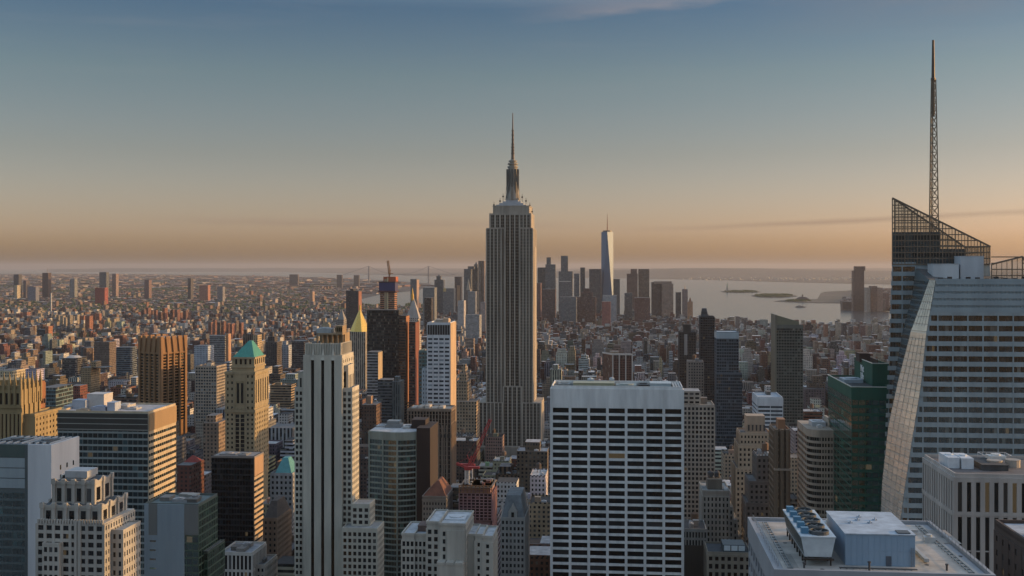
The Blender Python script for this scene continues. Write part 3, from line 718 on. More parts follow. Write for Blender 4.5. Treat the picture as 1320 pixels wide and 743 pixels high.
# ------------------------------------------------------------ green glass tower with a sign
B = Bld('green_glass_tower', 'dark green glass office tower with a raised block and a white sign near its top', 'building', 1098, 1150, 600, 66, (.02, .088, .06), .08, 'curtain')
zt = B.z(502); zb = B.z(680); x0, x1 = B.x0, B.x1
B.mass(x0, x1, 0, 66, -1, zt)
B.facade('F', x0, x1, 0, zb, zt-5, 3.2, 4.15, fw=.9, fh=.62, rel=.25); B.facade('L', 0, 66, x0, zb, zt-5, 5.5, 4.15, fw=.94, fh=.8, rel=.15)
B.w.box(x0-.3, x1+.3, -.3, 66.3, zt-5, zt-.3, 1); B.ring(x0-.3, x1+.3, -.3, 66.3, zt-.3, zt+1.0, .5)
bx0_ = B.x(1125, 16); ub = B.z(491, 16)-1
zu = GZ(472, 1125, 616)
bx0_ = GX(1125, 616)-B.ox
B.mass(bx0_, x1+2, 16, 62, zt, zu); B.w.box(bx0_-.2, x1+2.2, 15.8, 62.2, zt+.1, zu-.2, 1)
B.ring(bx0_-.2, x1+2.2, 15.8, 62.2, zu-.2, zu+1.2, .4)
a = Acc(); a.box(bx0_-.35, bx0_+.1, 15.6, 62.4, zu+1.2, zu+1.6); a.box(bx0_, x1+2, 15.6, 16, zu+1.2, zu+1.6); a.box(x0-.5, x0, -.5, 66.5, zt+1.0, zt+1.4); a.box(x0, x1, -.5, 0, zt+1.0, zt+1.4)
B.part('roof_coping', a, 'metal', (.55, .55, .48))
a = Acc(); a.box(x0+.3, x1-.3, .3, 15, zt-.1, zt+.1); a.box(x0+.3, bx0_-.5, 15, 65.5, zt-.1, zt+.1); B.part('roof', a, 'roof', (.05, .055, .055))
B.unit(x0+2, bx0_-2, 30, 44, zt, zt+2.0, (.35, .4, .45)); B.unit(bx0_+4, x1-2, 24, 40, zu, zu+2.6, (.05, .035, .03)); B.unit(x1-8, x1-2, 42, 52, zu, zu+4.5, (.06, .04, .035), 'stair_bulkhead', 'masonry')
def sign(text, parent_B, lx, ly, lz, size, rz):
    cu = bpy.data.curves.new('sign', 'FONT'); cu.body = text; cu.size = size; cu.extrude = .12; cu.align_x = 'CENTER'; cu.offset = .06; cu.space_line = .8
    o = bpy.data.objects.new('t', cu); COL.objects.link(o); dg = bpy.context.evaluated_depsgraph_get()
    me = bpy.data.meshes.new_from_object(o.evaluated_get(dg)); bpy.data.objects.remove(o)
    me.materials.clear(); me.materials.append(M['panel'])
    s_ = link('sign', me, (.8, .8, .8), parent_B.root, (lx, ly, lz)); s_.rotation_euler = (R(90), 0, rz); return s_
sign('Met\nLife', B, bx0_-.5, 40, zu-5.2, 5.2, R(-90))
B.finish((.006, .038, .028), 'tglass'); LAND.append((1110, 470, 'green glass tower'))
# ------------------------------------------------------------ white grid slab in the middle
def ex(B):
    zt = B.zt; x0, x1 = B.x0, B.x1
    for i in range(8):
        u = x0+(x1-x0)*i/7
        B.w.box(u-.75, u-.25, -.9, -.1, B.zb, zt-.02, 1); B.w.box(u+.25, u+.75, -.9, -.1, B.zb, zt-.02, 1)
    B.unit(x0+12, x0+36, 12, 24, zt-.5, zt+1.6, (.34, .33, .22), 'plant_house'); B.unit(x0+37, x0+49, 9, 22, zt-.5, zt+1.0, (.22, .27, .27))
    B.unit(x0+57, x0+69, 10, 23, zt-.5, zt+2.0, (.40, .47, .50), 'plant_house'); B.unit(x0+3, x0+10, 14, 26, zt-.5, zt+.9, (.2, .22, .22))
    B.unit(x0+50, x0+56, 12, 24, zt-.5, zt+1.2, (.03, .03, .03)); B.unit(x0+20, x0+24, 25, 28, zt-.5, zt+3.0, (.5, .55, .6)); B.unit(x0+33, x0+36, 25, 28, zt-.5, zt+3.4, (.45, .5, .55))
    for k in range(3): B.unit(x1-5+k*1.5, x1-4.3+k*1.5, 2, 27, zt+.1, zt+.9, (.5, .5, .5), 'window_cleaning_rail', 'steel')
tower('broad white slab tower with seven dark window bays and a blank band on top', 711, 880, 498, 640, 31, (.70, .70, .69), (.009, .010, .011),
      10.85, 4.32, .9, .66, core='ribbon', roofc=(.12, .14, .14), rel=.75, panes=1, n=0, head=10.5, ph=1.5, sides='FLR', extra=ex)

# ------------------------------------------------------------ stone tower with three dark window strips
B = Bld('stone_tower', 'pale stone setback tower with three dark full-height window strips and a gold-lit right side', 'building', 391, 441, 640, 30, (.49, .46, .39), .12)
x, z = B.x, B.z; zc = z(458); zt = z(443)
sx = [x(391), x(401), x(405), x(414), x(418), x(427), x(431), x(441)]
zlow = z(760)
B.mass(sx[0], sx[-1], .9, 28, -1, zc, True)
for a0, a1 in ((0, 1), (2, 3), (4, 5), (6, 7)): B.w.box(sx[a0], sx[a1], -.2, 1, -1, zc, 1)
for a0, a1 in ((1, 2), (3, 4), (5, 6)):
    B.w.box(sx[a0]-.1, sx[a1]+.1, -.15, 1, z(464), zc-.02, 1)
    a = Acc(); n = 48; h = (z(464)-zlow)/n; a.box(sx[a0]-.05, sx[a1]+.05, .5, 1, zlow, z(464))
    B.part('window_strip', a, 'glass', (.008, .009, .011))
B.facade('R', 1, 28, sx[-1], zlow, zc-2, 4.2, 3.75, fw=.34, fh=.5, rel=.25)
# crown tier with fluting
B.mass(x(393), x(438), 2, 27, zc, zt-1, True)
for i in range(15):
    u = x(393)+(x(438)-x(393))*i/14; B.w.box(u-.32, u+.32, 1.4, 2.1, zc+.2, zt-.2+(.5 if i % 4 == 2 else 0), 1)
for i in range(10):
    v = 2.6+24*i/9; B.w.box(x(438)-.1, x(438)+.5, v-.3, v+.3, zc+.2, zt-.2, 1)
B.ring(x(393), x(438), 2, 27, zt-1.1, zt, .6)
for u in (x(403), x(416), x(429)): B.w.loft([(u-1.2, -.6, zc-3), (u+1.2, -.6, zc-3), (u+1.2, .5, zc-3), (u-1.2, .5, zc-3)], [(u-.3, 1.2, zc+3.5), (u+.3, 1.2, zc+3.5), (u+.3, 2.1, zc+3.5), (u-.3, 2.1, zc+3.5)], 1)
a = Acc(); a.box(x(394), x(437), 2.5, 26.5, zt-.9, zt-.4); B.part('roof', a, 'roof', (.1, .1, .1))
# open penthouse
a = Acc(); px0, px1 = x(404), x(437); zp = zt+4.6
for k in range(6):
    u = px0+(px1-px0)*k/5; a.box(u-.4, u+.4, 8, 8.8, zt-.5, zp)
a.box(px0, px1, 8, 26, zp, zp+.9); a.box(px0, px1, 14, 26, zt-.5, zp); a.box(x(427), x(436), 10, 20, zp+.8, zp+5.4)
B.part('penthouse', a, 'masonry', (.30, .215, .13)); 
a = Acc()
for k in range(3): a.box(x(428.3+k*2.6), x(429.9+k*2.6), 9.9, 10.1, zp+1.8, zp+4.4)
B.part('penthouse_opening', a, 'glass', (.02, .015, .01)); B.unit(x(401), x(420), 12, 20, zp+.8, zp+3.6, (.33, .36, .38))
# wings
def wing(l, r, dy, d, top, bay, flr, sides, fw=.62, fh=.6, low=None):
    x0, x1 = B.x(l, dy), B.x(r, dy); zt_ = B.z(top, dy)
    B.mass(x0, x1, dy, dy+d, -1, zt_); 
    if 'F' in sides: B.facade('F', x0, x1, dy, zlow, zt_-1.2, bay, flr, fw=fw, fh=fh, rel=.3)
    if 'R' in sides: B.facade('R', dy, dy+d, x1, zlow, zt_-1.2, bay, flr, fw=.5, fh=.55, rel=.3)
    if 'L' in sides: B.facade('L', dy, dy+d, x0, zlow, zt_-1.2, bay, flr, fw=.36, fh=.5, rel=.3)
    B.ring(x0, x1, dy, dy+d, zt_-1.2, zt_+.6, .5, .25)
    a = Acc(); a.box(x0+.5, x1-.5, dy+.5, dy+d-.5, zt_-.1, zt_+.1); B.part('roof', a, 'roof', (.3, .3, .29))
wing(380.5, 390.5, 3, 26, 501, 2.9, 3.6, 'FL'); wing(385, 390.7, 6, 24, 482, 2.4, 14, 'F', .4, .8)
wing(441.3, 453.5, 2, 17, 501, 2.7, 3.6, 'FR'); wing(441.2, 448.5, 4, 14, 472, 3.4, 20, 'FR', .4, .8)
wing(453.8, 476, -3, 14, 650, 3, 3.6, 'FR'); wing(441.6, 486, -10, 18, 681, 3, 3.6, 'FR')
B.finish((.016, .017, .018)); LAND.append((415, 440, 'stone tower with three dark strips')); FOOT.append((B.ox+B.x0-8, B.ox+B.x1+24, B.Y-12, B.Y+36))

# ------------------------------------------------------------ striped office with long ribbon windows, left
def ex(B):
    zt = B.zt; x0, x1 = B.x0, B.x1
    c = B.x
    B.unit(c(95, 18), c(112, 18), 16, 24, zt, zt+5.2, (.36, .40, .47), 'plant_house'); B.unit(c(112, 20), c(134, 20), 20, 32, zt, zt+8.6, (.5, .47, .45), 'plant_house')
    B.unit(c(118, 8), c(136, 8), 7, 15, zt, zt+2.6, (.30, .33, .4)); B.unit(c(140, 10), c(150, 10), 8, 16, zt, zt+5, (.38, .42, .5), 'plant_house')
    B.unit(c(152, 20), c(166, 20), 18, 30, zt, zt+2.4, (.45, .43, .4)); B.unit(c(100, 6), c(116, 6), 4, 10, zt, zt+1.4, (.32, .26, .2)); B.unit(c(84, 16), c(93, 16), 14, 26, zt, zt+2.2, (.4, .4, .4))
    B.unit(c(168, 20), c(181, 20), 14, 22, zt, zt+1.2, (.4, .4, .4))
    for k in range(7): B.unit(c(98+k*7, 28), c(102+k*7, 28), 30, 34, zt, zt+1.5+(k*37 % 5)*.9, (.48, .44, .4))
    B.w.box(x0-.5, x1+.5, -.52, B.d+.5, zt-1.6, zt-.3, 1)
def ex2(B):
    ex(B); x0, x1, zt = B.x0, B.x1, B.zt
    a = Acc(); a.box(x0-.2, x1-.02, -.75, .1, zt-10.6, zt-.2); B.part('dark_band', a, 'panel', (.035, .034, .03))
    for k in range(3):
        a = Acc(); a.box(x0-.2, x1-.02, -.86, -.7, zt-3.3-k*3.4, zt-2.9-k*3.4); B.part('pale_line', a, 'panel', (.34, .34, .31))
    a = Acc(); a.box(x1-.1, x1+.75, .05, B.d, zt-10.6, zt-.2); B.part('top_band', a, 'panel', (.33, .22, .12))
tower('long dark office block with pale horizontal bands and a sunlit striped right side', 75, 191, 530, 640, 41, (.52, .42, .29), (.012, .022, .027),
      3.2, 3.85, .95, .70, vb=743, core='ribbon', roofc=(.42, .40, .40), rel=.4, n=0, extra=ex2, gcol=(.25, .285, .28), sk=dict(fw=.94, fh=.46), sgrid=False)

# ------------------------------------------------------------ glass office with blank pale end, far left
def ex(B):
    zt = B.zt; c = B.x
    a = Acc(); a.box(c(37), B.x1+.8, -.75, .3, -1, zt+.7); a.box(B.x1-.2, B.x1+.8, .3, B.d+.4, -1, zt+.7); B.part('end_wall', a, 'panel', (.56, .57, .59))
    a = Acc(); a.box(c(33), c(37)-.02, -.7, .2, -1, zt+.5); B.part('corner_strip', a, 'panel', (.07, .09, .095))
    for k in range(3):
        for j in range(2):
            a = Acc(); a.box(B.x1+.7, B.x1+.92, 7+k*6, 8.1+k*6, zt-12-j*4.4, zt-9.8-j*4.4); B.part('small_window', a, 'glass', (.01, .01, .012))
    a = Acc(); a.box(B.x0, c(33)-.02, -.55, .1, zt-5.2, zt+.5); B.part('top_band', a, 'panel', (.055, .085, .08))
    for k in range(3):
        a = Acc(); a.box(B.x0, c(33)-.02, -.65, .1, zt-9.9-k*4.7, zt-5.6-k*4.7); B.part('pale_band', a, 'panel', (.27, .32, .345))
    for i in range(9):
        xx = B.x0+2+(B.x1-B.x0-4)*i/8; a = Acc(); a.box(xx-.3, xx+.3, 3, B.d-2, zt+.1, zt+.9); B.part('roof_beam', a, 'metal', (.4, .42, .44))
    B.unit(B.x0+3, B.x0+15, 8, 16, zt, zt+1.2, (.07, .075, .08)); B.unit(B.x0+20, B.x0+27, 6, 18, zt, zt+.9, (.09, .1, .11))
tower('teal glass office tower with a blank white end wall, left edge of the view', -20, 65, 573, 480, 25, (.10, .125, .13), (.010, .022, .024),
      4.6, 3.7, .95, .72, core='panel', roofc=(.12, .13, .14), sides='F', rel=.25, panes=2, n=0, ph=.6, head=21, gm='tglass', extra=ex, gcol=(.095, .125, .13))

# ------------------------------------------------------------ stepped white tower with scalloped crown
B = Bld('stepped_tower', 'stepped white masonry tower with a scalloped crown and a round rooftop drum', 'building', 47, 135, 430, 30, (.41, .385, .345), .2)
x, z = B.x, B.z; zlow = z(760)
zA = z(674)
B.mass(x(48), x(134), 0, 28, -1, zA)
B.facade('F', x(48), x(134), 0, zlow, zA-.5, 3.45, 3.5, fw=.66, fh=.6, rel=.5, panes=2)
B.facade('R', 0, 28, x(134), zlow, zA-.5, 2.4, 3.5, fw=.45, fh=.55, rel=.4); B.facade('L', 0, 28, x(48), zlow, zA-.5, 2.4, 3.5, fw=.45, fh=.55, rel=.4)
B.mass(x(60), x(80), -2.6, .5, -1, z(700)); B.facade('F', x(60), x(80), -2.6, zlow, z(700)-.4, 2.1, 3.5, fw=.62, fh=.55, rel=.3); B.ring(x(60), x(80), -2.6, 0, z(700)-.4, z(700)+.5, .4, .3)
B.mass(x(134)+.3, x(134)+5.2, 6, 22, -1, z(688)); B.facade('R', 6, 22, x(134)+5.2, zlow, z(688)-.4, 2.2, 3.5, fw=.45, fh=.55, rel=.3); B.facade('F', x(134)+.5, x(134)+5.2, 6, zlow, z(688)-.4, 2.2, 3.5, fw=.45, fh=.55, rel=.3); B.ring(x(134)+.3, x(134)+5.2, 6, 22, z(688)-.4, z(688)+.6, .4, .3)
for px in (98.5, 103.5): B.w.box(x(px)-.55, x(px)+.55, -.95, .1, zlow, zA+.8, 1)
for i in range(24):
    u = x(48)+(x(134)-x(48))*(i+.5)/24; B.w.box(u-.32, u+.32, -.6, .3, zA-.6, zA+1.3, 1)
# tiers with round-headed scallops between pilasters
def tier(l, r, y0, y1, zb_, zt_, nb, sides, zz2=0):
    x0, x1 = x(l, y0), x(r, y0); B.mass(x0, x1, y0, y1, zb_, zt_-1.6, True); hw = Acc()
    a = Acc(); a.box(x0+.4, x1-.4, y0+.4, y1-.4, zt_-1.7, zt_-1.3); B.part('roof', a, 'roof', (.07, .085, .10))
    for sd_, a0, a1, pl, n in (('F', x0, x1, y0, nb), ('R', y0, y1, x1, max(2, nb-2)), ('L', y0, y1, x0, max(2, nb-2))):
        b = (a1-a0)/n; sg = 1 if sd_ == 'R' else -1
        def put(u0, u1, w0, w1, d0, d1):
            lo, hi = sorted((pl+sg*d0, pl+sg*d1))
            (B.w.box(u0, u1, lo, hi, w0, w1, 1) if sd_ == 'F' else B.w.box(lo, hi, u0, u1, w0, w1, 1))
        for i in range(n+1):
            u = a0+i*b; put(u-.62, u+.62, zb_-.3, zt_-1.0, -.1, .75); put(u-.85, u+.85, zt_-2.4, zt_-.3, -.1, 1.0)
        for i in range(n):
            u = a0+(i+.5)*b
            for k in range(9):                      # scalloped parapet
                t0 = -.5+k/9; t1 = t0+1/9; tm = (t0+t1)/2; hh = (2*tm)**2*1.5
                put(u+t0*b, u+t1*b, zt_-2.3, zt_-1.3+hh, -.1, .3)
            B.wins.append((sd_, u, pl+sg*.05, (zb_+zt_)/2-1.6, b*.40, (zt_-zb_)*.52, 1))
tier(55, 130, 3, 25, zA, z(650), 5, 'FRL')
tier(70, 121, 6.5, 22, z(650)-1.2, z(621), 4, 'FRL')
a = Acc(); xm = x(104, 14); a.box(xm-4.2, xm+4.2, 10.5, 19, z(621)-2, z(616, 10)); a.box(xm-4.8, xm+4.8, 10, 19.6, z(616, 10), z(607.5, 10)); a.box(xm-.12, xm+.12, 9.9, 10.02, z(616, 10)+.1, z(607.5, 10)-.1)
B.part('rooftop_drum', a, 'panel', (.38, .39, .40))
B.finish((.016, .017, .019)); LAND.append((100, 615, 'stepped white tower'))

# ------------------------------------------------------------ grey slab with green glass side
def ex(B):
    x0, x1, zt, c = B.x0, B.x1, B.zt, B.x
    a = Acc(); a.box(c(186.5), c(192), -.6, .1, -1, zt+.8); a.box(c(192), c(203.5), -.5, .1, -1, zt-15); a.box(c(203.5), c(238), -.75, .1, -1, zt+.8); B.part('blank_front', a, 'panel', (.25, .315, .36))
    a = Acc(); a.box(c(192), c(203.5), -.42, .1, zt-15, zt+.7); a.box(c(238), c(256), -.5, .1, zt-14.5, zt+.7); B.part('grey_panel', a, 'panel', (.17, .18, .175))
    a = Acc()
    for u in np.arange(c(204.5), c(237), 1.5): a.box(u-.03, u+.03, -.79, -.7, -1, zt)
    B.part('panel_joint', a, 'panel', (.26, .29, .31))
    for k in range(12): B.wins.append(('F', c(197.5), -.42, zt-18-k*4.6, 3.2, .8, 1))
    zl = GZ(700, 275, 565); xr_ = GX(286, 566)-B.ox; B.mass(x1+.3, xr_, 6, 30, -1, zl); B.facade('F', x1+.5, xr_, 6, B.zb, zl-.3, 2.4, 3.8, fw=.94, fh=.8, rel=.2); B.facade('R', 6, 30, xr_, B.zb, zl-.3, 3, 3.8, fw=.95, fh=.8, rel=.2)
    B.ring(x1+.3, xr_, 6, 30, zl-.3, zl+.7, .3)
tower('grey slab with a blank panelled front, dark glass strip and green glass right side', 187, 256, 649, 540, 26, (.10, .12, .11), (.010, .026, .018),
      3.1, 3.9, .93, .78, core='curtain', roofc=(.13, .17, .17), rel=.22, n=7, gm='tglass', hmax=2.2, extra=ex, gcol=(.075, .115, .085))

# ------------------------------------------------------------ black slab with sunlit striped side
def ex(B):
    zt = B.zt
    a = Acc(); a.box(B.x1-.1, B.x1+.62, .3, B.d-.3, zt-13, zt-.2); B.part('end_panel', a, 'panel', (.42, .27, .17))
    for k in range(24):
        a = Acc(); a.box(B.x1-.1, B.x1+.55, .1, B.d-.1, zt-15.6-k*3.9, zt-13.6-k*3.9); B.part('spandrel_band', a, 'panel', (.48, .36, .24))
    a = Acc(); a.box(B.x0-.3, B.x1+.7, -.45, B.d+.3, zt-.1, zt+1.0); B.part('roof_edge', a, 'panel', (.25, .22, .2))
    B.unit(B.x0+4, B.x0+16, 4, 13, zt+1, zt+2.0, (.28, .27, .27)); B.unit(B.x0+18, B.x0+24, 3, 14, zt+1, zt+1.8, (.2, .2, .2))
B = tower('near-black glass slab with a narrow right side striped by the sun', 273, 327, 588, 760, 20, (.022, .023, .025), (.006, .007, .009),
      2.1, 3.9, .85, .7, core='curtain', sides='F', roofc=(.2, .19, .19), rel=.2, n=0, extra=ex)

# ------------------------------------------------------------ brick tower with copper pyramid
B = Bld('pyramid_roof_tower', 'buff brick tower with a green copper pyramid roof and a gold-lit right side', 'building', 291, 328, 900, 36, (.33, .265, .165), .1)
x, z = B.x, B.z; x0, x1 = x(291), x(328); zs = z(480); zt = z(462); zlow = z(610)
B.mass(x0, x1, 0, 36, -1, zs)
cw = (x1-x0)
B.facade('F', x0, x0+cw*.3, 0, zlow, z(532), 3.4, 4, fw=.42, fh=.48, rel=.35); B.facade('F', x1-cw*.3, x1, 0, zlow, z(532), 3.4, 4, fw=.42, fh=.48, rel=.35)
B.facade('F', x0+cw*.32, x1-cw*.32, 0, zlow, z(534), 4.4, 3.6, fw=.74, fh=.86, rel=.5)
B.facade('F', x0, x0+cw*.3, 0, z(530), zs-1, 3.4, 5, fw=.36, fh=.42, rel=.35); B.facade('F', x1-cw*.3, x1, 0, z(530), zs-1, 3.4, 5, fw=.36, fh=.42, rel=.35)
for k in range(2): B.wins.append(('F', x0+cw*(.43+.14*k), -.05, (z(520)+z(494))/2, 2.0, z(494)-z(520), 1))
B.w.box(x0+cw*.31, x1-cw*.31, -.6, .1, z(492), zs-.5, 1); B.w.box(x0+cw*.31, x0+cw*.35, -.6, .1, z(522), z(492), 1); B.w.box(x1-cw*.35, x1-cw*.31, -.6, .1, z(522), z(492), 1)
B.facade('R', 0, 36, x1, zlow, z(532), 4.6, 4, fw=.36, fh=.5, rel=.4); B.facade('R', 0, 36, x1, z(526), zs-3, 6, 18, fw=.4, fh=.72, rel=.5)
for zz_ in (z(530), zs-.6): B.ring(x0, x1, 0, 36, zz_-1.2, zz_+1, 1, .9)
for u in np.linspace(x0, x1, 9): B.w.box(u-.4, u+.4, -1.2, .2, z(530)+.9, z(530)+2.4, 1)
u0, u1 = x(297), x(326); B.mass(u0, u1, 4, 31, zs, zt, True); B.ring(u0, u1, 4, 31, z(475), z(473), .8, .8); B.ring(u0, u1, 4, 31, zt-1, zt+.6, .8, .7)
for i in range(4): B.wins.append(('F', u0+(u1-u0)*(i+.9)/4.8, 4, (z(472)+zt)/2, 1.7, 4.4, 1))
for i in range(5): B.wins.append(('R', 6.5+i*5.4, u1, (z(472)+zt)/2, 2.0, 4.4, 1))
a = Acc(); xm = (u0+u1)/2+2; a.frus((u0+.3, u1-.3, 4.3, 30.7), zt+.3, (xm-1.3, xm+1.3, 15.5, 19.5), z(441)); B.part('pyramid_roof', a, 'copper', (.055, .25, .20))
B.finish((.012, .012, .012)); LAND.append((318, 440, 'copper pyramid tower'))

# ------------------------------------------------------------ gothic crown tower, left edge
B = Bld('gothic_crown_tower', 'brown gothic tower with pinnacled crown and bright gold right side, left edge', 'building', -30, 29, 760, 42, (.30, .225, .115), .1)
x, z = B.x, B.z; x0, x1 = x(-30), x(27); zc = z(497)
B.mass(x0, x1, 0, 26, -1, zc, True); B.facade('F', x0, x1, 0, z(640), z(532), 3.0, 30, fw=.42, fh=.94, rel=.7); B.facade('F', x0, x1, 0, z(526), zc-3, 4.4, 16, fw=.5, fh=.62, rel=.9)
B.facade('R', 0, 26, x1, z(545), zc-3, 6, 22, fw=.3, fh=.7, rel=.8)
B.mass(x1-.5, x(40)+1, 3, 41, -1, z(536)); B.facade('R', 3, 41, x(40)+1, z(640), z(536)-1, 4.5, 4.0, fw=.34, fh=.45, rel=.5); B.ring(x1-.5, x(40)+1, 3, 41, z(536)-.8, z(536)+1.2, .7, .3)
for i, u in enumerate(np.linspace(x0, x1, 9)):
    B.w.box(u-.75, u+.75, -1.4, .5, zc-14, zc+2, 1); B.w.loft([(u-.7, -1.3, zc+2), (u+.7, -1.3, zc+2), (u+.7, .4, zc+2), (u-.7, .4, zc+2)], [(u-.1, -.5, zc+9.5), (u+.1, -.5, zc+9.5), (u+.1, -.3, zc+9.5), (u-.1, -.3, zc+9.5)], 1)
for v in np.linspace(3, 26, 5):
    B.w.box(x1-.4, x1+1.5, v-.75, v+.75, zc-14, zc+2, 1); B.w.loft([(x1-.2, v-.7, zc+2), (x1+1.3, v-.7, zc+2), (x1+1.3, v+.7, zc+2), (x1-.2, v+.7, zc+2)], [(x1+.4, v-.1, zc+9.5), (x1+.6, v-.1, zc+9.5), (x1+.6, v+.1, zc+9.5), (x1+.4, v+.1, zc+9.5)], 1)
B.mass(x0+3, x1-3, 4, 22, zc, zc+3.5, True)
B.finish((.02, .013, .008)); LAND.append((20, 490, 'gothic crown tower'))
tower('orange-brown brick block with white bands beside the gothic crown tower', 36, 46, 493, 830, 14, (.30, .13, .06), bay=4, flr=8, fw=.8, fh=.5, vb=560, head=11, n=0, name='brick_building')

# ------------------------------------------------------------ brown fluted tower set at an angle
B = Bld('fluted_tower', 'dark brown angled tower with flared fins at its top and an orange sunlit side', 'building', 172, 221, 1300, 41, (.30, .17, .085), .1, rot=0)
hw = 20.5; zt = B.z(434); zm = B.z(455); zlow = B.z(545)
B.root.rotation_euler = (0, 0, R(-27)); B.rot = R(-27); B.root.location.x = GX(199, 1300); B.root.location.y = 1325; B.ox = B.root.location.x; B.Y = 1325
B.w.box(-hw+1.2, hw-1.2, -hw+1.2, hw-1.2, -1, zt-3, 1); BOXES.append((B.ox-hw-4, B.ox+hw+4, B.Y-hw-4, B.Y+hw+4, 0, zt, None)); FOOT.append((B.ox-30, B.ox+30, B.Y-30, B.Y+30))
for side in 'FRL':
    sg = 1 if side == 'R' else -1
    for i in range(5):
        a_ = -hw+2+(2*hw-4)*i/4; w0, w1 = 1.0, 3.6
        def P(aa, dp, zz): return (aa, sg*dp, zz) if side == 'F' else (sg*dp, aa, zz)
        w_ = 1.5 if i in (0, 4) else .9
        B.w.loft([P(a_-w_, hw-1.5, -1), P(a_+w_, hw-1.5, -1), P(a_+w_, hw+.7, -1), P(a_-w_, hw+.7, -1)][::sg if side != 'F' else 1], [P(a_-w_, hw-1.5, zm), P(a_+w_, hw-1.5, zm), P(a_+w_, hw+.7, zm), P(a_-w_, hw+.7, zm)][::sg if side != 'F' else 1], 1)
        wt = 3.3
        B.w.loft([P(a_-w_, hw-1.5, zm), P(a_+w_, hw-1.5, zm), P(a_+w_, hw+.7, zm), P(a_-w_, hw+.7, zm)][::sg if side != 'F' else 1], [P(max(-hw, a_-wt), hw-1.6, zt), P(min(hw, a_+wt), hw-1.6, zt), P(min(hw, a_+wt), hw+.5, zt), P(max(-hw, a_-wt), hw+.5, zt)][::sg if side != 'F' else 1], 1)
    for i in range(4):
        a0 = -hw+2+(2*hw-4)*i/4; bw_ = (2*hw-4)/4
        B.facade(side, a0+1.2, a0+bw_-1.2, sg*(hw-1.2), zlow, zm-1.5, bw_-2.4, 3.7, fw=.92, fh=.6, rel=.25)
        lo, hi = sorted((sg*(hw-1.3), sg*(hw+.2)))
        if side == 'F': B.w.box(a0+.8, a0+bw_-.8, lo, hi, zm-1.6, zm, 1)
        else: B.w.box(lo, hi, a0+.8, a0+bw_-.8, zm-1.6, zm, 1)
a = Acc(); a.box(-hw+2, hw-2, -hw+2, hw-2, zt-2.8, zt-2.2); B.part('roof', a, 'roof', (.3, .28, .25))
B.finish((.012, .009, .007)); LAND.append((199, 434, 'angled brown tower'))

# ------------------------------------------------------------ curved green glass office and its dark shaft
B = Bld('curved_glass_office', 'curved green glass office block with pale bands and a dark brown shaft on its right', 'building', 477, 537, 720, 34, (.24, .29, .27), .3)
x, z = B.x, B.z; zt = z(556); zlow = z(752)
x0, x1 = x(476), x(537)
def arc(t): return (x0+(x1-x0)*t, -7.5*math.sin(math.pi*min(1, max(0, t)))*(.3+.7*t)-.2)
NA = 16; poly = [arc(i/NA) for i in range(NA+1)]+[(x1, 34), (x0, 34)]
B.w.prism([(px_, py_+.5) for px_, py_ in poly[:NA+1]]+poly[NA+1:], -1, zt-.4, 1); BOXES.append((B.ox+x0, B.ox+x1, B.Y, B.Y+34, 0, zt, None))
nf = 25; h = (zt-5-z(742))/nf
for j in range(nf+1):
    zc = z(742)+j*h; hh = h*.15
    if j == nf: zc += 2.2; hh = 2.6
    B.w.loft([(p[0], p[1]-.12, zc-hh) for p in poly[:NA+1]]+[(x1+.2, 34.2, zc-hh), (x0-.2, 34.2, zc-hh)], [(p[0], p[1]-.12, zc+hh) for p in poly[:NA+1]]+[(x1+.2, 34.2, zc+hh), (x0-.2, 34.2, zc+hh)], 1)
for j in range(nf):
    zc = z(742)+(j+.5)*h
    for k in range(3):
        a = Acc()
        for i in range(int(k*NA/3), int((k+1)*NA/3)+(1 if k == 2 else 0)):
            if i >= NA: continue
            p, q = poly[i], poly[i+1]; a.add([(p[0]+.06, p[1]+.2, zc-h*.36), (q[0]-.06, q[1]+.2, zc-h*.36), (q[0]-.06, q[1]+.2, zc+h*.36), (p[0]+.06, p[1]+.2, zc+h*.36)], [(0, 1, 2, 3)])
        B.part('ribbon_window', a, 'tglass', (.014, .03, .028))
for k in (0, 5, 10, 16): B.w.box(poly[k][0]-.5, poly[k][0]+.5, poly[k][1]-.6, poly[k][1]+.6, zlow, zt, 1)
B.w.box(x0, x1, 0, 33.5, -1, z(743), 1)
a = Acc(); a.prism([(p[0], p[1]+1) for p in poly[:NA+1]]+[(x1-.6, 33), (x0+.6, 33)], zt-.3, zt+.05); B.part('roof', a, 'roof', (.45, .46, .47))
a = Acc(); a.box(x(497, 16), x(517, 16), 14, 24, zt, zt+2.2); a.box(x(499, 16), x(515, 16), 15, 23, zt+2.2, zt+4.5); B.part('plant_house', a, 'metal', (.2, .22, .23))
B.unit(x(520, 12), x(529, 12), 10, 20, zt, zt+1.6, (.4, .4, .4)); B.unit(x(483, 12), x(494, 12), 16, 26, zt, zt+1.0, (.4, .4, .4))
s_ = Acc(); s_.box(x1+.2, x(555), -1.5, 30, -1, z(551)); s_.box(x(531, 14), x(549, 14), 12, 26, zt, z(541, 12)); B.part('brick_shaft', s_, 'masonry', (.035, .024, .022))
B.finish(); LAND.append((505, 555, 'curved green office')); FOOT.append((B.ox+x0, B.ox+x(556), B.Y-8, B.Y+35))

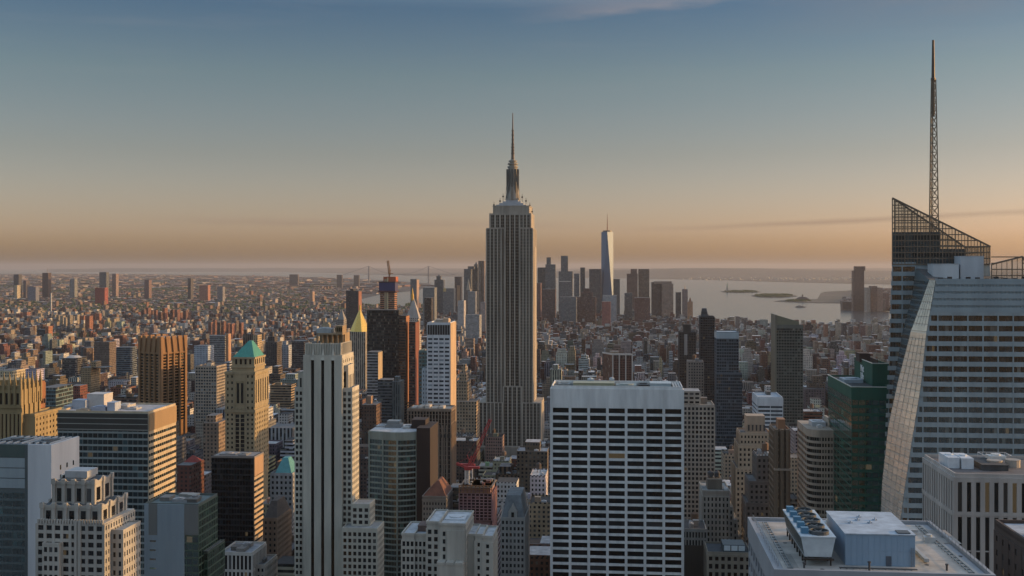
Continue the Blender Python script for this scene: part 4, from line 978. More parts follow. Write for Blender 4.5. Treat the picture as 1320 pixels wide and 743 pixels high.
# ------------------------------------------------------------ white grid tower with sun-toned side, and the brown terrace block before it
def ex(B):
    zt = B.zt; x0, x1 = B.x0, B.x1
    a = Acc()
    for i in range(9): u = x0+(x1-x0)*(i+.5)/9; a.box(u-1.0, u+1.0, -.55, .2, zt-10, zt-1.0)
    B.part('louvre', a, 'metal', (.03, .027, .025))
    a = Acc(); a.box(x1-.05, x1+.7, -.3, B.d, B.zb, zt+.6); B.part('side_wall', a, 'masonry', (.47, .34, .22))  # low sun's tan put into the side wall's colour
    B.unit(x0+6, x0+18, 8, 22, zt+.1, zt+3.2, (.4, .33, .27), 'stair_bulkhead', 'masonry'); B.unit(x1-7, x1-2, 4, 12, zt+.1, zt+4.6, (.5, .38, .28), 'stair_bulkhead', 'masonry')
tower('slim white grid tower with a dark louvred top and a sunlit tan right side', 551, 580, 416, 1000, 34, (.55, .57, .60), (.05, .06, .075), 5.0, 3.9, .78, .46, vb=540, sides='F', roofc=(.2, .19, .18), n=0, head=12, extra=ex)
tower('narrow pale blue slab at the left flank of the slim white grid tower', 544.5, 551, 475, 1004, 22, (.42, .46, .50), bay=3, flr=4, fw=.3, fh=.5, vb=540, n=0, sides='F', core='panel')
tower('narrow teal glass tower behind the slim white grid tower', 540, 552, 452, 1090, 30, (.10, .17, .18), (.02, .045, .05), 2.8, 3.9, .8, .6, vb=530, n=1, core='curtain', gm='tglass')
def ex(B):
    zt = B.zt; x0, x1 = B.x0, B.x1
    for i in range(12):
        u = x0+(x1-x0)*i/11; B.w.box(u-.5, u+.5, -1.1, .1, B.zb, zt-13, 1)
    for i in range(10):
        v = 1+(B.d-2)*i/9; B.w.box(x1-.1, x1+1.0, v-.5, v+.5, B.zb, zt-13, 1)
    a = Acc(); a.box(x0-.7, x1+.8, -.8, B.d, zt-23.5, zt-20.5); B.part('dark_band', a, 'metal', (.03, .025, .022))
    B.ring(x0, x1, 0, B.d, zt-1.2, zt+.4, .8, .9)
    for k in range(5): B.unit(x0+2+k*6, x0+6+k*6, 5, 18, zt+.1, zt+1.6+(k*7 % 3)*.8, (.45, .42, .38))
tower('brown stone office block with close vertical piers and an orange-lit right side', 526, 581, 527, 940, 26, (.21, .155, .115), (.012, .010, .010), 2.7, 3.9, .6, .9, vb=660, core='piers', roofc=(.35, .33, .3), n=0, extra=ex)

# ------------------------------------------------------------ red-roofed block, construction frame, cream block, gabled block
B = Bld('hip_roof_building', 'grey stone block with a steep red-brown tiled roof beside the pink construction frame', 'building', 545, 575, 690, 26, (.22, .195, .17), .1)
x, z = B.x, B.z; zt = z(640)
B.mass(B.x0, B.x1, 0, 26, -1, zt); B.facade('F', B.x0, B.x1, 0, z(700), zt-3, 1.9, 3.4, fw=.45, fh=.5, rel=.3); B.facade('R', 0, 26, B.x1, z(700), zt-3, 2.6, 3.4, fw=.45, fh=.5, rel=.3); B.ring(B.x0, B.x1, 0, 26, zt-3, zt-1.8, .5, .5); B.ring(B.x0, B.x1, 0, 26, zt-.8, zt+.2, .5, .4)
a = Acc(); xm = (B.x0+B.x1)/2+1.5; a.loft([(B.x0, 0, zt), (B.x1, 0, zt), (B.x1, 26, zt), (B.x0, 26, zt)], [(xm-.6, 6, z(622)), (xm+.6, 6, z(622)), (xm+.6, 20, z(622)), (xm-.6, 20, z(622))]); B.part('tiled_roof', a, 'roof', (.17, .075, .05))
B.finish(); LAND.append((560, 625, 'red-roofed block'))

B = Bld('unfinished_building', 'unfinished concrete frame tower in pinkish netting with an open roof deck', 'building site', 592, 634, 700, 26, (.35, .20, .20), .2, 'masonry')
x, z = B.x, B.z; zt = z(628); zlow = z(745); x0, x1 = B.x0, B.x1
B.mass(x0+1, x1-1, 1, 25, -1, zt, True)
nf = 30; h = (zt-zlow)/nf
B.facade('F', x0, x1, 0, zlow, z(676), 2.55, h, fw=.74, fh=.72, rel=.5); B.facade('F', x0, x1, 0, z(671), zt-4, 2.55, h, fw=.74, fh=.72, rel=.5); B.facade('R', 0, 26, x1, zlow, zt-4, 3, h, fw=.74, fh=.72, rel=.5)
a = Acc(); a.box(x0-.3, x1+.3, -.3, 26.3, zt-.5, zt); B.part('roof_deck', a, 'roof', (.22, .17, .13))
a = Acc()
for u in np.linspace(x0, x1, 9):
    a.box(u-.3, u+.3, -.4, .2, zt-4, zt+.9)
for zz in (zt-3.6, zt-1.6, zt+.8): a.box(x0-.3, x1+.3, -.5, -.1, zz, zz+.35)
B.part('formwork', a, 'metal', (.27, .14, .07))
rn = random.Random(4)
for k in range(9):
    u = rn.uniform(x0+2, x1-4); v = rn.uniform(2, 22); B.unit(u, u+rn.uniform(1, 3), v, v+2, zt, zt+rn.uniform(.4, 1.6), rn.choice([(.4, .35, .3), (.15, .12, .1), (.3, .12, .08)]), 'material_stack', 'metal')
B.finish((.05, .022, .022)); LAND.append((613, 625, 'construction frame'))
# tower cranes
def crane(label, px, Y, zb, zt, jib, lw, mastc=(.55, .55, .55), jibc=(.38, .05, .05), root_name='tower_crane'):
    r_ = bpy.data.objects.new(root_name, None); COL.objects.link(r_); xx = GX(px, Y); r_.location = (xx, Y, zb); tag(r_, label, 'crane')
    def lat(a, p, q, w, n):
        p, q = Vector(p), Vector(q); d = (q-p).normalized(); s1 = Vector((0, 1, 0)); s2 = d.cross(s1).normalized()
        c = [(-1, -1), (1, -1), (1, 1), (-1, 1)]
        for i in range(4):
            o1 = (s1*c[i][0]+s2*c[i][1])*w/2; j = (i+1) % 4; o2 = (s1*c[j][0]+s2*c[j][1])*w/2
            a.bar(p+o1, q+o1, w*.28)
            for k in range(n):
                f0, f1 = k/n, (k+1)/n; a.bar(p.lerp(q, f0)+o1, p.lerp(q, f1)+o2, w*.16)
    a = Acc(); lat(a, (0, 0, 0), (0, 0, zt-zb), 2.2, 12); o = link('mast', a.mesh('mast', ['metal']), mastc, r_)
    a = Acc(); a.box(-1.6, 1.6, -1.6, 1.6, zt-zb, zt-zb+2.2); a.box(1.6, 3.2, -1.2, 1.2, zt-zb, zt-zb+2.2); link('cab', a.mesh('cab', ['metal']), jibc, r_)
    T = (0, 0, zt-zb+1.5); J = (jib[0], 0, zt-zb+1.5+jib[1])
    a = Acc(); lat(a, T, J, lw, 14); link('jib', a.mesh('jib', ['metal']), jibc, r_)
    a = Acc(); a.box(-8 if jib[0] > 0 else 1, -1 if jib[0] > 0 else 8, -1, 1, zt-zb+1, zt-zb+2.4); a.bar((0, 0, zt-zb+2), (-3 if jib[0] > 0 else 3, 0, zt-zb+9), .7); a.bar((-3 if jib[0] > 0 else 3, 0, zt-zb+9), J, .18); link('counterweight_arm', a.mesh('counterweight_arm', ['metal']), jibc, r_)
    LAND.append((px, 600, 'red crane'))
crane('red tower crane with a white mast standing on the pink construction frame', 602, 709, GZ(628, 602, 709)+.3, GZ(606, 602, 709), (-7, 2.5), 1.1)
crane('red luffing crane with its jib raised to the right above low rooftops', 607, 840, 20, GZ(602, 607, 840), (15, 35), 1.8)
for o in [o for o in COL.objects if o.name.startswith('tower_crane') and o.location.y > 800]: o.rotation_euler = (0, 0, 0)

B = Bld('stone_block', 'cream stone block with stepped roofs and a blank central wall, bottom of the view', 'building', 517, 637, 560, 30, (.43, .41, .36), .3)
x, z = B.x, B.z; zlow = z(757)
def blk(l, r, dy, d, top, bay, fw, sides='F', roofc=(.42, .44, .46), hd=2.5, blank=None, fh=.5):
    x0, x1 = x(l, dy), x(r, dy); zt_ = z(top, dy); B.mass(x0, x1, dy, dy+d, -1, zt_, blank is not None)
    for sd_ in sides:
        if sd_ == 'F' and blank is None: B.facade('F', x0, x1, dy, zlow, zt_-hd, bay, 3.9, fw=fw, fh=fh, rel=.35)
        if sd_ == 'R': B.facade('R', dy, dy+d, x1, zlow, zt_-hd, bay, 3.9, fw=fw, fh=.5, rel=.35)
    B.ring(x0, x1, dy, dy+d, zt_-.3, zt_+1.0, .5, .3)
    a = Acc(); a.box(x0+.4, x1-.4, dy+.4, dy+d-.4, zt_-.2, zt_+.15); B.part('roof', a, 'roof', roofc)
blk(518, 534, 0, 26, 691, 1.9, .68, fh=.62); blk(534.3, 549.5, 1, 26, 691, 1.9, .62, fh=.62); blk(550, 566, -1, 28, 675, 2.6, .58, fh=.6)
blk(566.3, 600, -2, 30, 677, 3, .5, 'R', blank=True, hd=2); blk(600.3, 612, 3, 22, 690, 3, .4, blank=True); blk(612.3, 622, 2, 20, 690, 3.6, .32); blk(622.3, 635, 1.5, 22, 692, 4.5, .3, 'FR')
zt_ = z(677); xs = x(572.5, -2)
for k in range(6): B.wins.append(('F', xs, -2.05, zt_-4-k*3.9, 1.3, 2.2, 1))
B.w.box(x(576, -2), x(599, -2), -2.5, -1.9, z(722), zt_-2.2, 1)
B.unit(x(535), x(548), 8, 18, z(691), z(684), (.15, .1, .085), 'stair_bulkhead', 'masonry'); B.unit(x(570), x(596), 8, 20, z(677), z(677)+1.2, (.5, .53, .56))
B.w.box(x(566), x(600), -7, -1.9, -1, z(722), 1)
for k in range(3): B.w.box(x(566+k*11.5), x(576+k*11.5), -7.3, -1.95, z(724), z(722)+.6, 1)
B.finish((.014, .016, .017)); LAND.append((575, 680, 'cream block with a blank panel'))

B = Bld('gabled_building', 'grey stone block with a steep slate roof and a pointed front gable', 'building', 646, 676, 640, 34, (.27, .265, .25), .1)
x, z = B.x, B.z; zt = z(668); x0, x1 = B.x0, B.x1
B.mass(x0, x1, 0, 34, -1, zt); B.facade('F', x0, x1, 0, z(757), zt-.8, 2.3, 3.7, fw=.55, fh=.55, rel=.35); B.facade('R', 0, 34, x1, z(757), zt-.8, 3, 3.7, fw=.4, fh=.5, rel=.35); B.ring(x0, x1, 0, 34, zt-.8, zt+.5, .5, .4)
a = Acc(); a.loft([(x0+.3, .3, zt+.1), (x1-.3, .3, zt+.1), (x1-.3, 33.7, zt+.1), (x0+.3, 33.7, zt+.1)], [(x0+2.6, 5, z(641)), (x1-2.6, 5, z(641)), (x1-2.6, 30, z(641)), (x0+2.6, 30, z(641))]); B.part('slate_roof', a, 'roof', (.14, .155, .165))
xm = (x0+x1)/2; a = Acc(); a.loft([(xm-2.6, -.5, zt-.2), (xm+2.6, -.5, zt-.2), (xm+2.6, 4, zt-.2), (xm-2.6, 4, zt-.2)], [(xm-2.4, -.5, zt+3.5), (xm+2.4, -.5, zt+3.5), (xm+2.4, 4.4, zt+3.5), (xm-2.4, 4.4, zt+3.5)]); a.loft([(xm-2.6, -.6, zt+3.5), (xm+2.6, -.6, zt+3.5), (xm+2.6, 4.5, zt+3.5), (xm-2.6, 4.5, zt+3.5)], [(xm-.1, -.6, zt+8), (xm+.1, -.6, zt+8), (xm+.1, 4.5, zt+8), (xm-.1, 4.5, zt+8)])
g_ = B.part('gable', a, 'masonry', (.31, .3, .28)); a = Acc(); a.box(xm-.8, xm+.8, -.65, -.45, zt+.6, zt+3.4); B.part('window', a, 'glass', (.02, .02, .02), g_)
B.finish(); LAND.append((661, 645, 'gabled grey block'))

# ------------------------------------------------------------ Art Deco tower at the centre
B = Bld('art_deco_skyscraper', 'tallest limestone skyscraper at the centre, with setbacks and a needle mast above its stepped crown', 'skyscraper', 626, 690, 1300, 54, (.365, .32, .265), .2)
x, z = B.x, B.z; x0, x1 = x(627), x(686.5)
D0 = 54
def strips(l, r, dy, top, bot, n, side='F', frac=.6, a0=None, a1=None, pl=None, wm=.012):
    """full-height window strips between stone piers, with darker spandrels inside the strip"""
    if side == 'F': a0, a1, pl = x(l, dy), x(r, dy), dy
    b = (a1-a0)/n; zt_, zb_ = z(top), z(bot); sg = 1 if side == 'R' else -1
    def put(acc, u0, u1, w0, w1, d0, d1, mi=0):
        lo, hi = sorted((pl+sg*d0, pl+sg*d1)); (acc.box(u0, u1, lo, hi, w0, w1, mi) if side == 'F' else acc.box(lo, hi, u0, u1, w0, w1, mi))
    for i in range(n+1):
        u = a0+i*b; put(B.w, u-b*(1-frac)/2, u+b*(1-frac)/2, zb_, zt_, -.1, .7, 1)
    nfl = int((zt_-zb_)/3.7)
    for i in range(n):
        u0, u1 = a0+(i+.5-frac/2)*b, a0+(i+.5+frac/2)*b; um = (u0+u1)/2
        g_ = Acc(); put(g_, u0-.05, u1+.05, zb_, zt_, -.08, .05)
        B.part('window_strip', g_, 'glass', (.03, .026, .022))
        for k in range(nfl+1):
            w0 = zb_+(zt_-zb_)*k/nfl; put(B.sp, u0, u1, max(zb_, w0-.6), min(zt_, w0+.6), -.05, .1)
        put(B.w, um-.16, um+.16, zb_, zt_, -.05, .45, 1)
B.sp = Acc()
# base and flanking setbacks
B.mass(x(612, -8), x(702, -8), -8, 62, -1, z(575), True)
B.mass(x(617, -3), x(648, -3), -3, D0, -1, z(519), True); B.mass(x(673, -3), x(697, -3), -3, D0, -1, z(519), True); B.mass(x(648, -3), x(673, -3), -1, D0, -1, z(498), True)
strips(617.5, 647.5, -3, 519.5, 583, 6); strips(673.5, 696.5, -3, 519.5, 583, 5); strips(649, 672, -1, 499, 583, 4)
# shaft: two side bays and a recessed middle
B.mass(x0, x(651), 0, D0, -1, z(294), True); B.mass(x(670), x(686.5), 0, D0, -1, z(294), True); B.mass(x(651), x(670), 2.2, D0-2, -1, z(272), True)
strips(627.3, 650.7, 0, 295, 519, 5); strips(670.3, 686.2, 0, 295, 519, 4); strips(651.5, 669.5, 2.2, 277, 498, 3, frac=.68)
strips(0, 0, 0, 295, 519, 9, 'R', .3, 1, D0-1, x1)
B.mass(x1-.2, x1+1.2, 12, D0-12, -1, z(318), True)
# upper setbacks
B.mass(x(630.5), x(652), 2, D0-3, -1, z(275), True); B.mass(x(669), x(684.5), 2, D0-3, -1, z(275), True)
strips(632, 651, 2, 277, 293.5, 3); strips(670, 683.5, 2, 277, 293.5, 3)
B.mass(x(635), x(682), 3.5, D0-5, z(276), z(266), True)
for px in (636, 641.5, 647, 652.5, 658, 663.5, 669, 675, 680): B.w.box(x(px)-.6, x(px)+.6, 2.9, 3.6, z(284), z(265.5), 1)
B.ring(x(635), x(682), 3.5, D0-5, z(266)-.2, z(266)+.9, .8, .4)
a = Acc()
for k in range(4):
    w = 18-3.6*k; zc_ = z(266)+k*2.2; xm = x(658); a.box(xm-w, xm+w, 26-w*1.1, 26+w*1.1, zc_, zc_+2.2)
B.part('stepped_crown', a, 'metal', (.38, .39, .41))
xm = x(658.2); ym = 26
a = Acc(); zq = z(266)+8.8
a.box(xm-8, xm+8, ym-8, ym+8, zq-.5, zq+1.5)
for i in range(8):
    t = R(45*i); a.add([(xm+10.5*math.cos(t)-.9*math.sin(t), ym+10.5*math.sin(t)+.9*math.cos(t), zq), (xm+10.5*math.cos(t)+.9*math.sin(t), ym+10.5*math.sin(t)-.9*math.cos(t), zq), (xm+3*math.cos(t)+.9*math.sin(t), ym+3*math.sin(t)-.9*math.cos(t), z(211)), (xm+3*math.cos(t)-.9*math.sin(t), ym+3*math.sin(t)+.9*math.cos(t), z(211)), (xm, ym, zq)], [(0, 1, 2, 3), (3, 2, 1, 0)])
a.cyl(xm, ym, 9.0, zq, z(236), 16, 6.4); a.cyl(xm, ym, 6.4, z(236), z(212), 16, 5.4)
for pz, rr in ((214, 6.4), (210, 6.1), (206.5, 5.0)): a.cyl(xm, ym, rr, z(pz), z(pz-2), 16)
a.cyl(xm, ym, 4.8, z(212), z(203), 16, 2.6)
B.part('mooring_mast', a, 'masonry', (.33, .30, .26))
a = Acc()
for i in range(12):
    t = R(30*i); a.box(xm+7.0*math.cos(t)-.7, xm+7.0*math.cos(t)+.7, ym+7.0*math.sin(t)-.7, ym+7.0*math.sin(t)+.7, z(252), z(216))
B.part('mast_window', a, 'glass', (.1, .095, .09))
a = Acc()
for px, py in ((634, 259), (642, 254), (646, 248), (671, 249), (676, 254), (681, 260), (684, 268)):
    a.bar((x(px), 22, z(py+10)), (x(px), 22, z(py)), .45); a.box(x(px)-.9, x(px)+.9, 21.4, 22.6, z(py+5), z(py+3))
B.part('roof_aerial', a, 'steel', (.09, .085, .08))
a = Acc(); a.cyl(xm, ym, 2.1, z(205), z(190), 8, 1.6); a.cyl(xm, ym, 1.5, z(190), z(166), 8, 1.15); a.cyl(xm, ym, .85, z(166), z(142), 8, .45)
for pz, w in ((196, 1.9), (192, 1.8), (188, 2.0), (184, 1.7), (178, 1.4), (172, 1.4), (166, 1.3)): a.box(xm-w, xm+w, ym-w, ym+w, z(pz), z(pz-1.6))
B.part('antenna', a, 'steel', (.13, .105, .09))
B.part('spandrel_bands', B.sp, 'masonry', (.12, .105, .09))
B.finish(); LAND.append((658, 300, 'central Art Deco skyscraper')); FOOT.append((B.ox+x(606), B.ox+x(704), B.Y-14, B.Y+66))
# ------------------------------------------------------------ towers of the middle distance
tower('tan office slab with blue-grey gridded front and a pale sunlit end', 252, 279, 472, 1300, 34, (.36, .30, .24), (.05, .06, .07), 3.1, 3.8, .72, .56, vb=530, roofc=(.15, .12, .11), n=5, hmax=6)
tower('grey block with a small teal hipped roof left of the stone tower', 349, 377, 610, 850, 24, (.29, .29, .29), bay=3.3, flr=4, fw=.5, fh=.52, vb=660, n=0,
      extra=lambda B: (B.part('hipped_roof', (lambda a: (a.frus((B.x0+3, B.x1-1, 1, 21), B.zt+.3, (B.x0+7.5, B.x1-5.5, 7, 15), B.zt+12), a)[1])(Acc()), 'copper', (.08, .26, .27))))
tower('brown brick block with a dark pitched top in front of the teal hipped roof', 340, 357, 668, 720, 32, (.17, .12, .085), bay=2.6, flr=3.6, fw=.45, fh=.5, n=0,
      extra=lambda B: (B.part('pitched_roof', (lambda a: (a.frus((B.x0, B.x1, 0, 31), B.zt+.2, (B.x0+2.5, B.x1-2.5, 8, 24), B.zt+11), a)[1])(Acc()), 'roof', (.07, .06, .055))))
tower('low white stone block with tall window bays at the foot of the stone tower', 284, 325, 712, 640, 26, (.50, .47, .43), bay=2.6, flr=9, fw=.6, fh=.85, roofc=(.3, .31, .33), n=6, hmax=5)
tower('small stone annexe with a pale roof beside the white stone block', 326, 341, 728, 645, 24, (.34, .31, .27), bay=2.6, flr=4, fw=.5, fh=.5, n=1)
tower('tan and grey gridded apartment slab right behind the white grid slab tower', 881, 921, 522, 800, 26, (.36, .315, .265), (.018, .018, .02), 2.7, 3.3, .62, .62, vb=660, roofc=(.3, .27, .22), n=2, sides='FL',
      extra=lambda B: (B.mass(B.x0, B.x0+12, 4, 22, B.zt, B.zt+10.5), B.facade('F', B.x0, B.x0+12, 4, B.zt+1, B.zt+10, 4, 3.2, fw=.7, fh=.5)))
B = Bld('stone_block', 'grey stone block stepping down to the right, with a rooftop drum and twin tanks', 'building', 906, 940, 745, 30, (.34, .325, .29), .2)
x, z = B.x, B.z; zl = z(715); x0, x1 = B.x0, B.x1
B.mass(x0, x1, 0, 30, -1, z(634)); B.facade('F', x0, x1, 0, zl, z(640), 2.6, 3.9, fw=.42, fh=.62, rel=.5)
for i, (px, top) in enumerate(((945, 655), (951, 672), (956, 694))):
    xa, xb = x(940 if i == 0 else (945, 951)[i-1])+.2, x(px); B.mass(xa, xb, 1+i, 28, -1, z(top)); B.facade('F', xa, xb, 1+i, zl, z(top)-1, 2.2, 3.9, fw=.42, fh=.6, rel=.4); B.ring(xa, xb, 1+i, 28, z(top)-.5, z(top)+.6, .4, .1)
B.facade('L', 0, 30, x0, zl, z(640), 3, 3.9, fw=.4, fh=.55, rel=.4); B.ring(x0, x1, 0, 30, z(634)-.6, z(634)+.9, .6, .4)
a = Acc(); a.box(x0+.5, x1-.5, .5, 29.5, z(634)-.2, z(634)+.1); B.part('roof', a, 'roof', (.3, .31, .3))
B.unit(x(913), x(932), 6, 20, z(634), z(621), (.16, .14, .115), 'plant_house', 'masonry')
for px in (917.5, 926.5): B.tank(x(px), 12, z(621)-1.5, 1.9, 3.0, (.08, .08, .085))
B.unit(x(934), x(939), 4, 9, z(634), z(631), (.55, .58, .6)); B.finish(); LAND.append((925, 625, 'stepped grey stone block'))
tower('small block with arcaded pale top floor over a dark front beside the white slab', 880, 911, 682, 705, 26, (.30, .30, .285), bay=1.9, flr=5, fw=.5, fh=.7, n=5, hmax=6, tank=True, roofc=(.1, .09, .085), sides='FL',
      extra=lambda B: B.part('dark_front', (lambda a: (a.box(B.x0-.6, B.x1+.6, -.9, -.3, -1, B.zt-9), a)[1])(Acc()), 'masonry', (.075, .065, .055)))
def ex(B):
    zt = B.zt; a = Acc(); a.box(B.x0+9, B.x1-3, 3, 16, zt, zt+4.6); B.part('roof_studio', a, 'metal', (.06, .085, .095))
    for k in range(3):
        a = Acc(); u = B.x0+9.6+k*4.1; a.box(u, u+3.5, 2.8, 3.05, zt+1.3, zt+4.2); B.part('studio_window', a, 'panel', (.55, .62, .66))
    B.ring(B.x0, B.x1, 0, B.d, zt-1.4, zt-.3, .7, .6)
tower('stone block with a dark glazed roof studio showing three pale panes', 912, 968, 712, 640, 24, (.25, .22, .175), (.012, .012, .013), 3.6, 4.4, .56, .6, roofc=(.07, .08, .09), n=0, sides='FL', extra=ex)
def step(B, l, r, top, dy, d, bay=3, fw=.48, z0=None):
    xa, xb = B.x(l, dy), B.x(r, dy); zt = GZ(top, (l+r)/2, B.Y+dy); z0 = B.zb if z0 is None else z0
    B.mass(xa, xb, dy, dy+d, -1, zt); B.facade('F', xa, xb, dy, z0, zt-1, bay, 3.7, fw=fw, fh=.52, rel=.35); B.facade('L' if l > 800 else 'R', dy, dy+d, xa if l > 800 else xb, z0, zt-1, bay, 3.7, fw=fw, fh=.5, rel=.3)
    B.ring(xa, xb, dy, dy+d, zt-.6, zt+.8, .5, .2)
def ex(B):
    step(B, 952, 1000, 575, -4, 30); step(B, 949, 985, 605, -8, 34); B.unit(B.x(963), B.x(987), 4, 18, B.zt, B.z(538), (.40, .31, .23), 'plant_house', 'masonry')
    for k in range(5): B.unit(B.x(965+k*5), B.x(967+k*5), 3.7, 4.1, B.zt+2, B.zt+6, (.05, .05, .05), 'louvre')
tower('beige masonry tower with many small setbacks and a square block on top', 954, 994, 558, 810, 24, (.40, .32, .235), bay=2.5, flr=3.7, fw=.45, fh=.5, vb=665, n=0, sides='FL', extra=ex)
def ex(B):
    for i, (l, r, t) in enumerate(((966, 1003, 622), (962, 1003, 650))): step(B, l, r, t, -3-3*i, 26)
    for i in range(6): B.w.box(B.x(978+i*4), B.x(979+i*4), -.6, .3, B.zt, B.zt+2.4, 1)
tower('dark grey brick building stepping down to the left before the beige setback tower', 976, 1000, 588, 735, 24, (.135, .12, .11), bay=2.7, flr=3.6, fw=.5, fh=.5, vb=672, n=2, tank=True, sides='FL', extra=ex)
def ex(B):
    for i in range(3): B.w.box(B.x0+(B.x1-B.x0)*(.02+.35*i), B.x0+(B.x1-B.x0)*(.24+.35*i), -2.2, .2, -1, B.zt+1, 1)
    a = Acc(); a.box(B.x0-.3, B.x1+.3, -2.6, 20, B.z(606), B.z(603.5)); B.part('belt_band', a, 'panel', (.42, .34, .27))
    B.unit(B.x0+3, B.x1-2, 5, 14, B.zt, B.zt+6, (.3, .16, .09), 'plant_house', 'masonry')
tower('slim brown tower with bold vertical piers left of the curved banded office', 998, 1018, 553, 690, 22, (.205, .15, .105), (.01, .009, .009), 3, 3.8, .8, .7, vb=672, core='piers', n=0, sides='FL', extra=ex)

# curved-corner office with pale bands
B = Bld('banded_office', 'office tower with a rounded corner and pale bands catching the low sun', 'building', 1043, 1085, 650, 40, (.37, .30, .235), .25)
x, z = B.x, B.z; zt = z(556); zlow = z(672); xl = x(1043); xr = B.x1; rr = 7
pts = [(xl+rr*(1-math.cos(t)), rr*(1-math.sin(t))) for t in np.linspace(0, math.pi/2, 9)]
poly = [(xl, 40)]+pts+[(xr, 0), (xr, 40)]
B.w.prism(poly, -1, zt-.3, 1); BOXES.append((B.ox+xl, B.ox+xr, B.Y, B.Y+40, 0, zt, None))
grow = lambda o: [(xl-o, 40)]+[(xl+rr-(rr+o)*math.cos(t), rr-(rr+o)*math.sin(t)) for t in np.linspace(0, math.pi/2, 9)]+[(xr, -o), (xr, 40)]
g4 = grow(.45); nf = 14; h = (zt-3-zlow)/nf
for j in range(nf+1):
    zc = zlow+j*h; B.w.prism(g4, zc-h*.2, zc+h*.2, 1)
B.w.prism(grow(.5), zt-3, zt+.6, 1)
for k in range(7):
    yy = rr+1+(40-rr-1)*k/6; B.w.box(xl-.35, xl+.1, yy-.25, yy+.25, zlow, zt-2, 1)
for k in range(8):
    xx = xl+rr+(xr-xl-rr)*k/7; B.w.box(xx-.25, xx+.25, -.35, .1, zlow, zt-2, 1)
for j in range(nf):
    zc = zlow+(j+.5)*h
    for nm, p0, p1 in (('L', 0, 1), ('C', 1, 9), ('F', 9, 10)):
        a = Acc(); g1 = grow(.08)
        for i in range(p0, p1): 
            p, q = g1[i], g1[i+1]; nn = max(1, int(math.hypot(q[0]-p[0], q[1]-p[1])/2.4))
            for k in range(nn):
                u0 = (p[0]+(q[0]-p[0])*(k+.03)/nn, p[1]+(q[1]-p[1])*(k+.03)/nn); u1 = (p[0]+(q[0]-p[0])*(k+.97)/nn, p[1]+(q[1]-p[1])*(k+.97)/nn)
                a.add([(u0[0], u0[1], zc-h*.31), (u1[0], u1[1], zc-h*.31), (u1[0], u1[1], zc+h*.31), (u0[0], u0[1], zc+h*.31)], [(0, 1, 2, 3)])
        B.part('ribbon_window', a, 'glass', (.03, .028, .025))
a = Acc(); a.prism([(px*.97+xr*.03, py*.95+1) for px, py in poly], zt-.2, zt+.1); B.part('roof', a, 'roof', (.4, .38, .36))
B.unit(xl+4, xl+12, 14, 26, zt, zt+3.2, (.4, .42, .44)); B.unit(xl+13, xr-4, 12, 26, zt, zt+5.5, (.42, .35, .28), 'plant_house', 'masonry'); B.unit(xl+6, xl+9, 8, 11, zt, zt+2, (.5, .5, .5))
B.finish(); LAND.append((1045, 545, 'rounded banded office')); FOOT.append((B.ox+xl-2, B.ox+xr+2, B.Y-2, B.Y+42))
tower('low white and pale blue office block with horizontal bands, left of the sloped-top glass tower', 977, 1009, 512, 1010, 40, (.50, .53, .56), (.06, .08, .10), 9, 3.6, .95, .5, vb=575, roofc=(.35, .4, .45), n=1, head=6, sides='FL', core='ribbon')

# sloped-crown apartment tower
B = Bld('apartment_tower', 'grey-green glass apartment tower with a sloping screen crown', 'apartment tower', 1000, 1035, 1250, 34, (.125, .13, .115), .08, 'curtain')
x, z = B.x, B.z; zt = z(419); x0, x1 = B.x0, B.x1
B.mass(x0, x1, 0, 34, -1, zt); B.facades('FL', x0, x1, 0, 34, z(545), zt-6, 2.9, 3.3, fw=.8, fh=.66, rel=.3)
B.w.box(x0-.3, x1+.3, -.35, 34, zt-4, zt-.2, 1)
a = Acc(); a.loft([(x0-.6, 1, zt), (x1-4, 1, zt), (x1-4, 33, zt), (x0-.6, 33, zt)], [(x0-.6, 1, z(406)), (x1-4, 1, z(415)), (x1-4, 33, z(415)), (x0-.6, 33, z(406))]); B.part('sloping_crown', a, 'metal', (.16, .155, .11))
a = Acc(); a.box(x0-.75, x0+.9, -.7, 34, -1, z(406)); B.part('corner_fin', a, 'panel', (.15, .145, .115))
B.finish((.022, .028, .027)); LAND.append((1015, 406, 'sloped-crown tower'))

# blue glass tower with pale cap
def ex(B):
    a = Acc(); a.box(B.x0-.3, B.x1+.3, -.4, B.d, B.zt-6.5, B.zt+.6); B.part('pale_cap', a, 'panel', (.36, .42, .46))
    z2 = B.z(481); B.mass(B.x0-1.2, B.x1+3, -9, 1, -1, z2); B.facades('FL', B.x0-1.2, B.x1+3, -9, .5, B.zb, z2-.5, 2.2, 3.6, fw=.86, fh=.72, rel=.2); B.ring(B.x0-1.2, B.x1+3, -9, 0, z2-.4, z2+.7, .4, .1)
tower('dark blue glass tower with a pale flat cap', 924, 952, 428, 1290, 30, (.10, .125, .15), (.02, .028, .036), 2.6, 3.6, .84, .7, vb=545, core='curtain', n=0, sides='FL', rel=.2, head=7, extra=ex)
def ex(B):
    a = Acc(); a.frus((B.x0+1, B.x0+11, 6, 20), B.zt, (B.x0+3, B.x0+9, 9, 17), B.z(398)); a.box(B.x0+2, B.x0+10, 7, 19, B.zt, B.z(402)); B.part('stepped_top', a, 'metal', (.045, .045, .05))
tower('slim near-black tower with a narrow stepped top beside the dark blue glass tower', 903, 921, 408, 1560, 26, (.055, .053, .055), (.012, .013, .015), 3, 3.4, .75, .55, vb=515, core='ribbon', n=0, sides='FL', extra=ex)
def ex(B):
    a = Acc(); a.box(B.x(882), B.x(886), -.8, .2, B.z(458), B.z(431)); B.part('pale_strip', a, 'masonry', (.30, .28, .27)); B.unit(B.x0+5, B.x1-6, 6, 18, B.zt, B.z(419), (.06, .05, .045), 'plant_house', 'masonry')
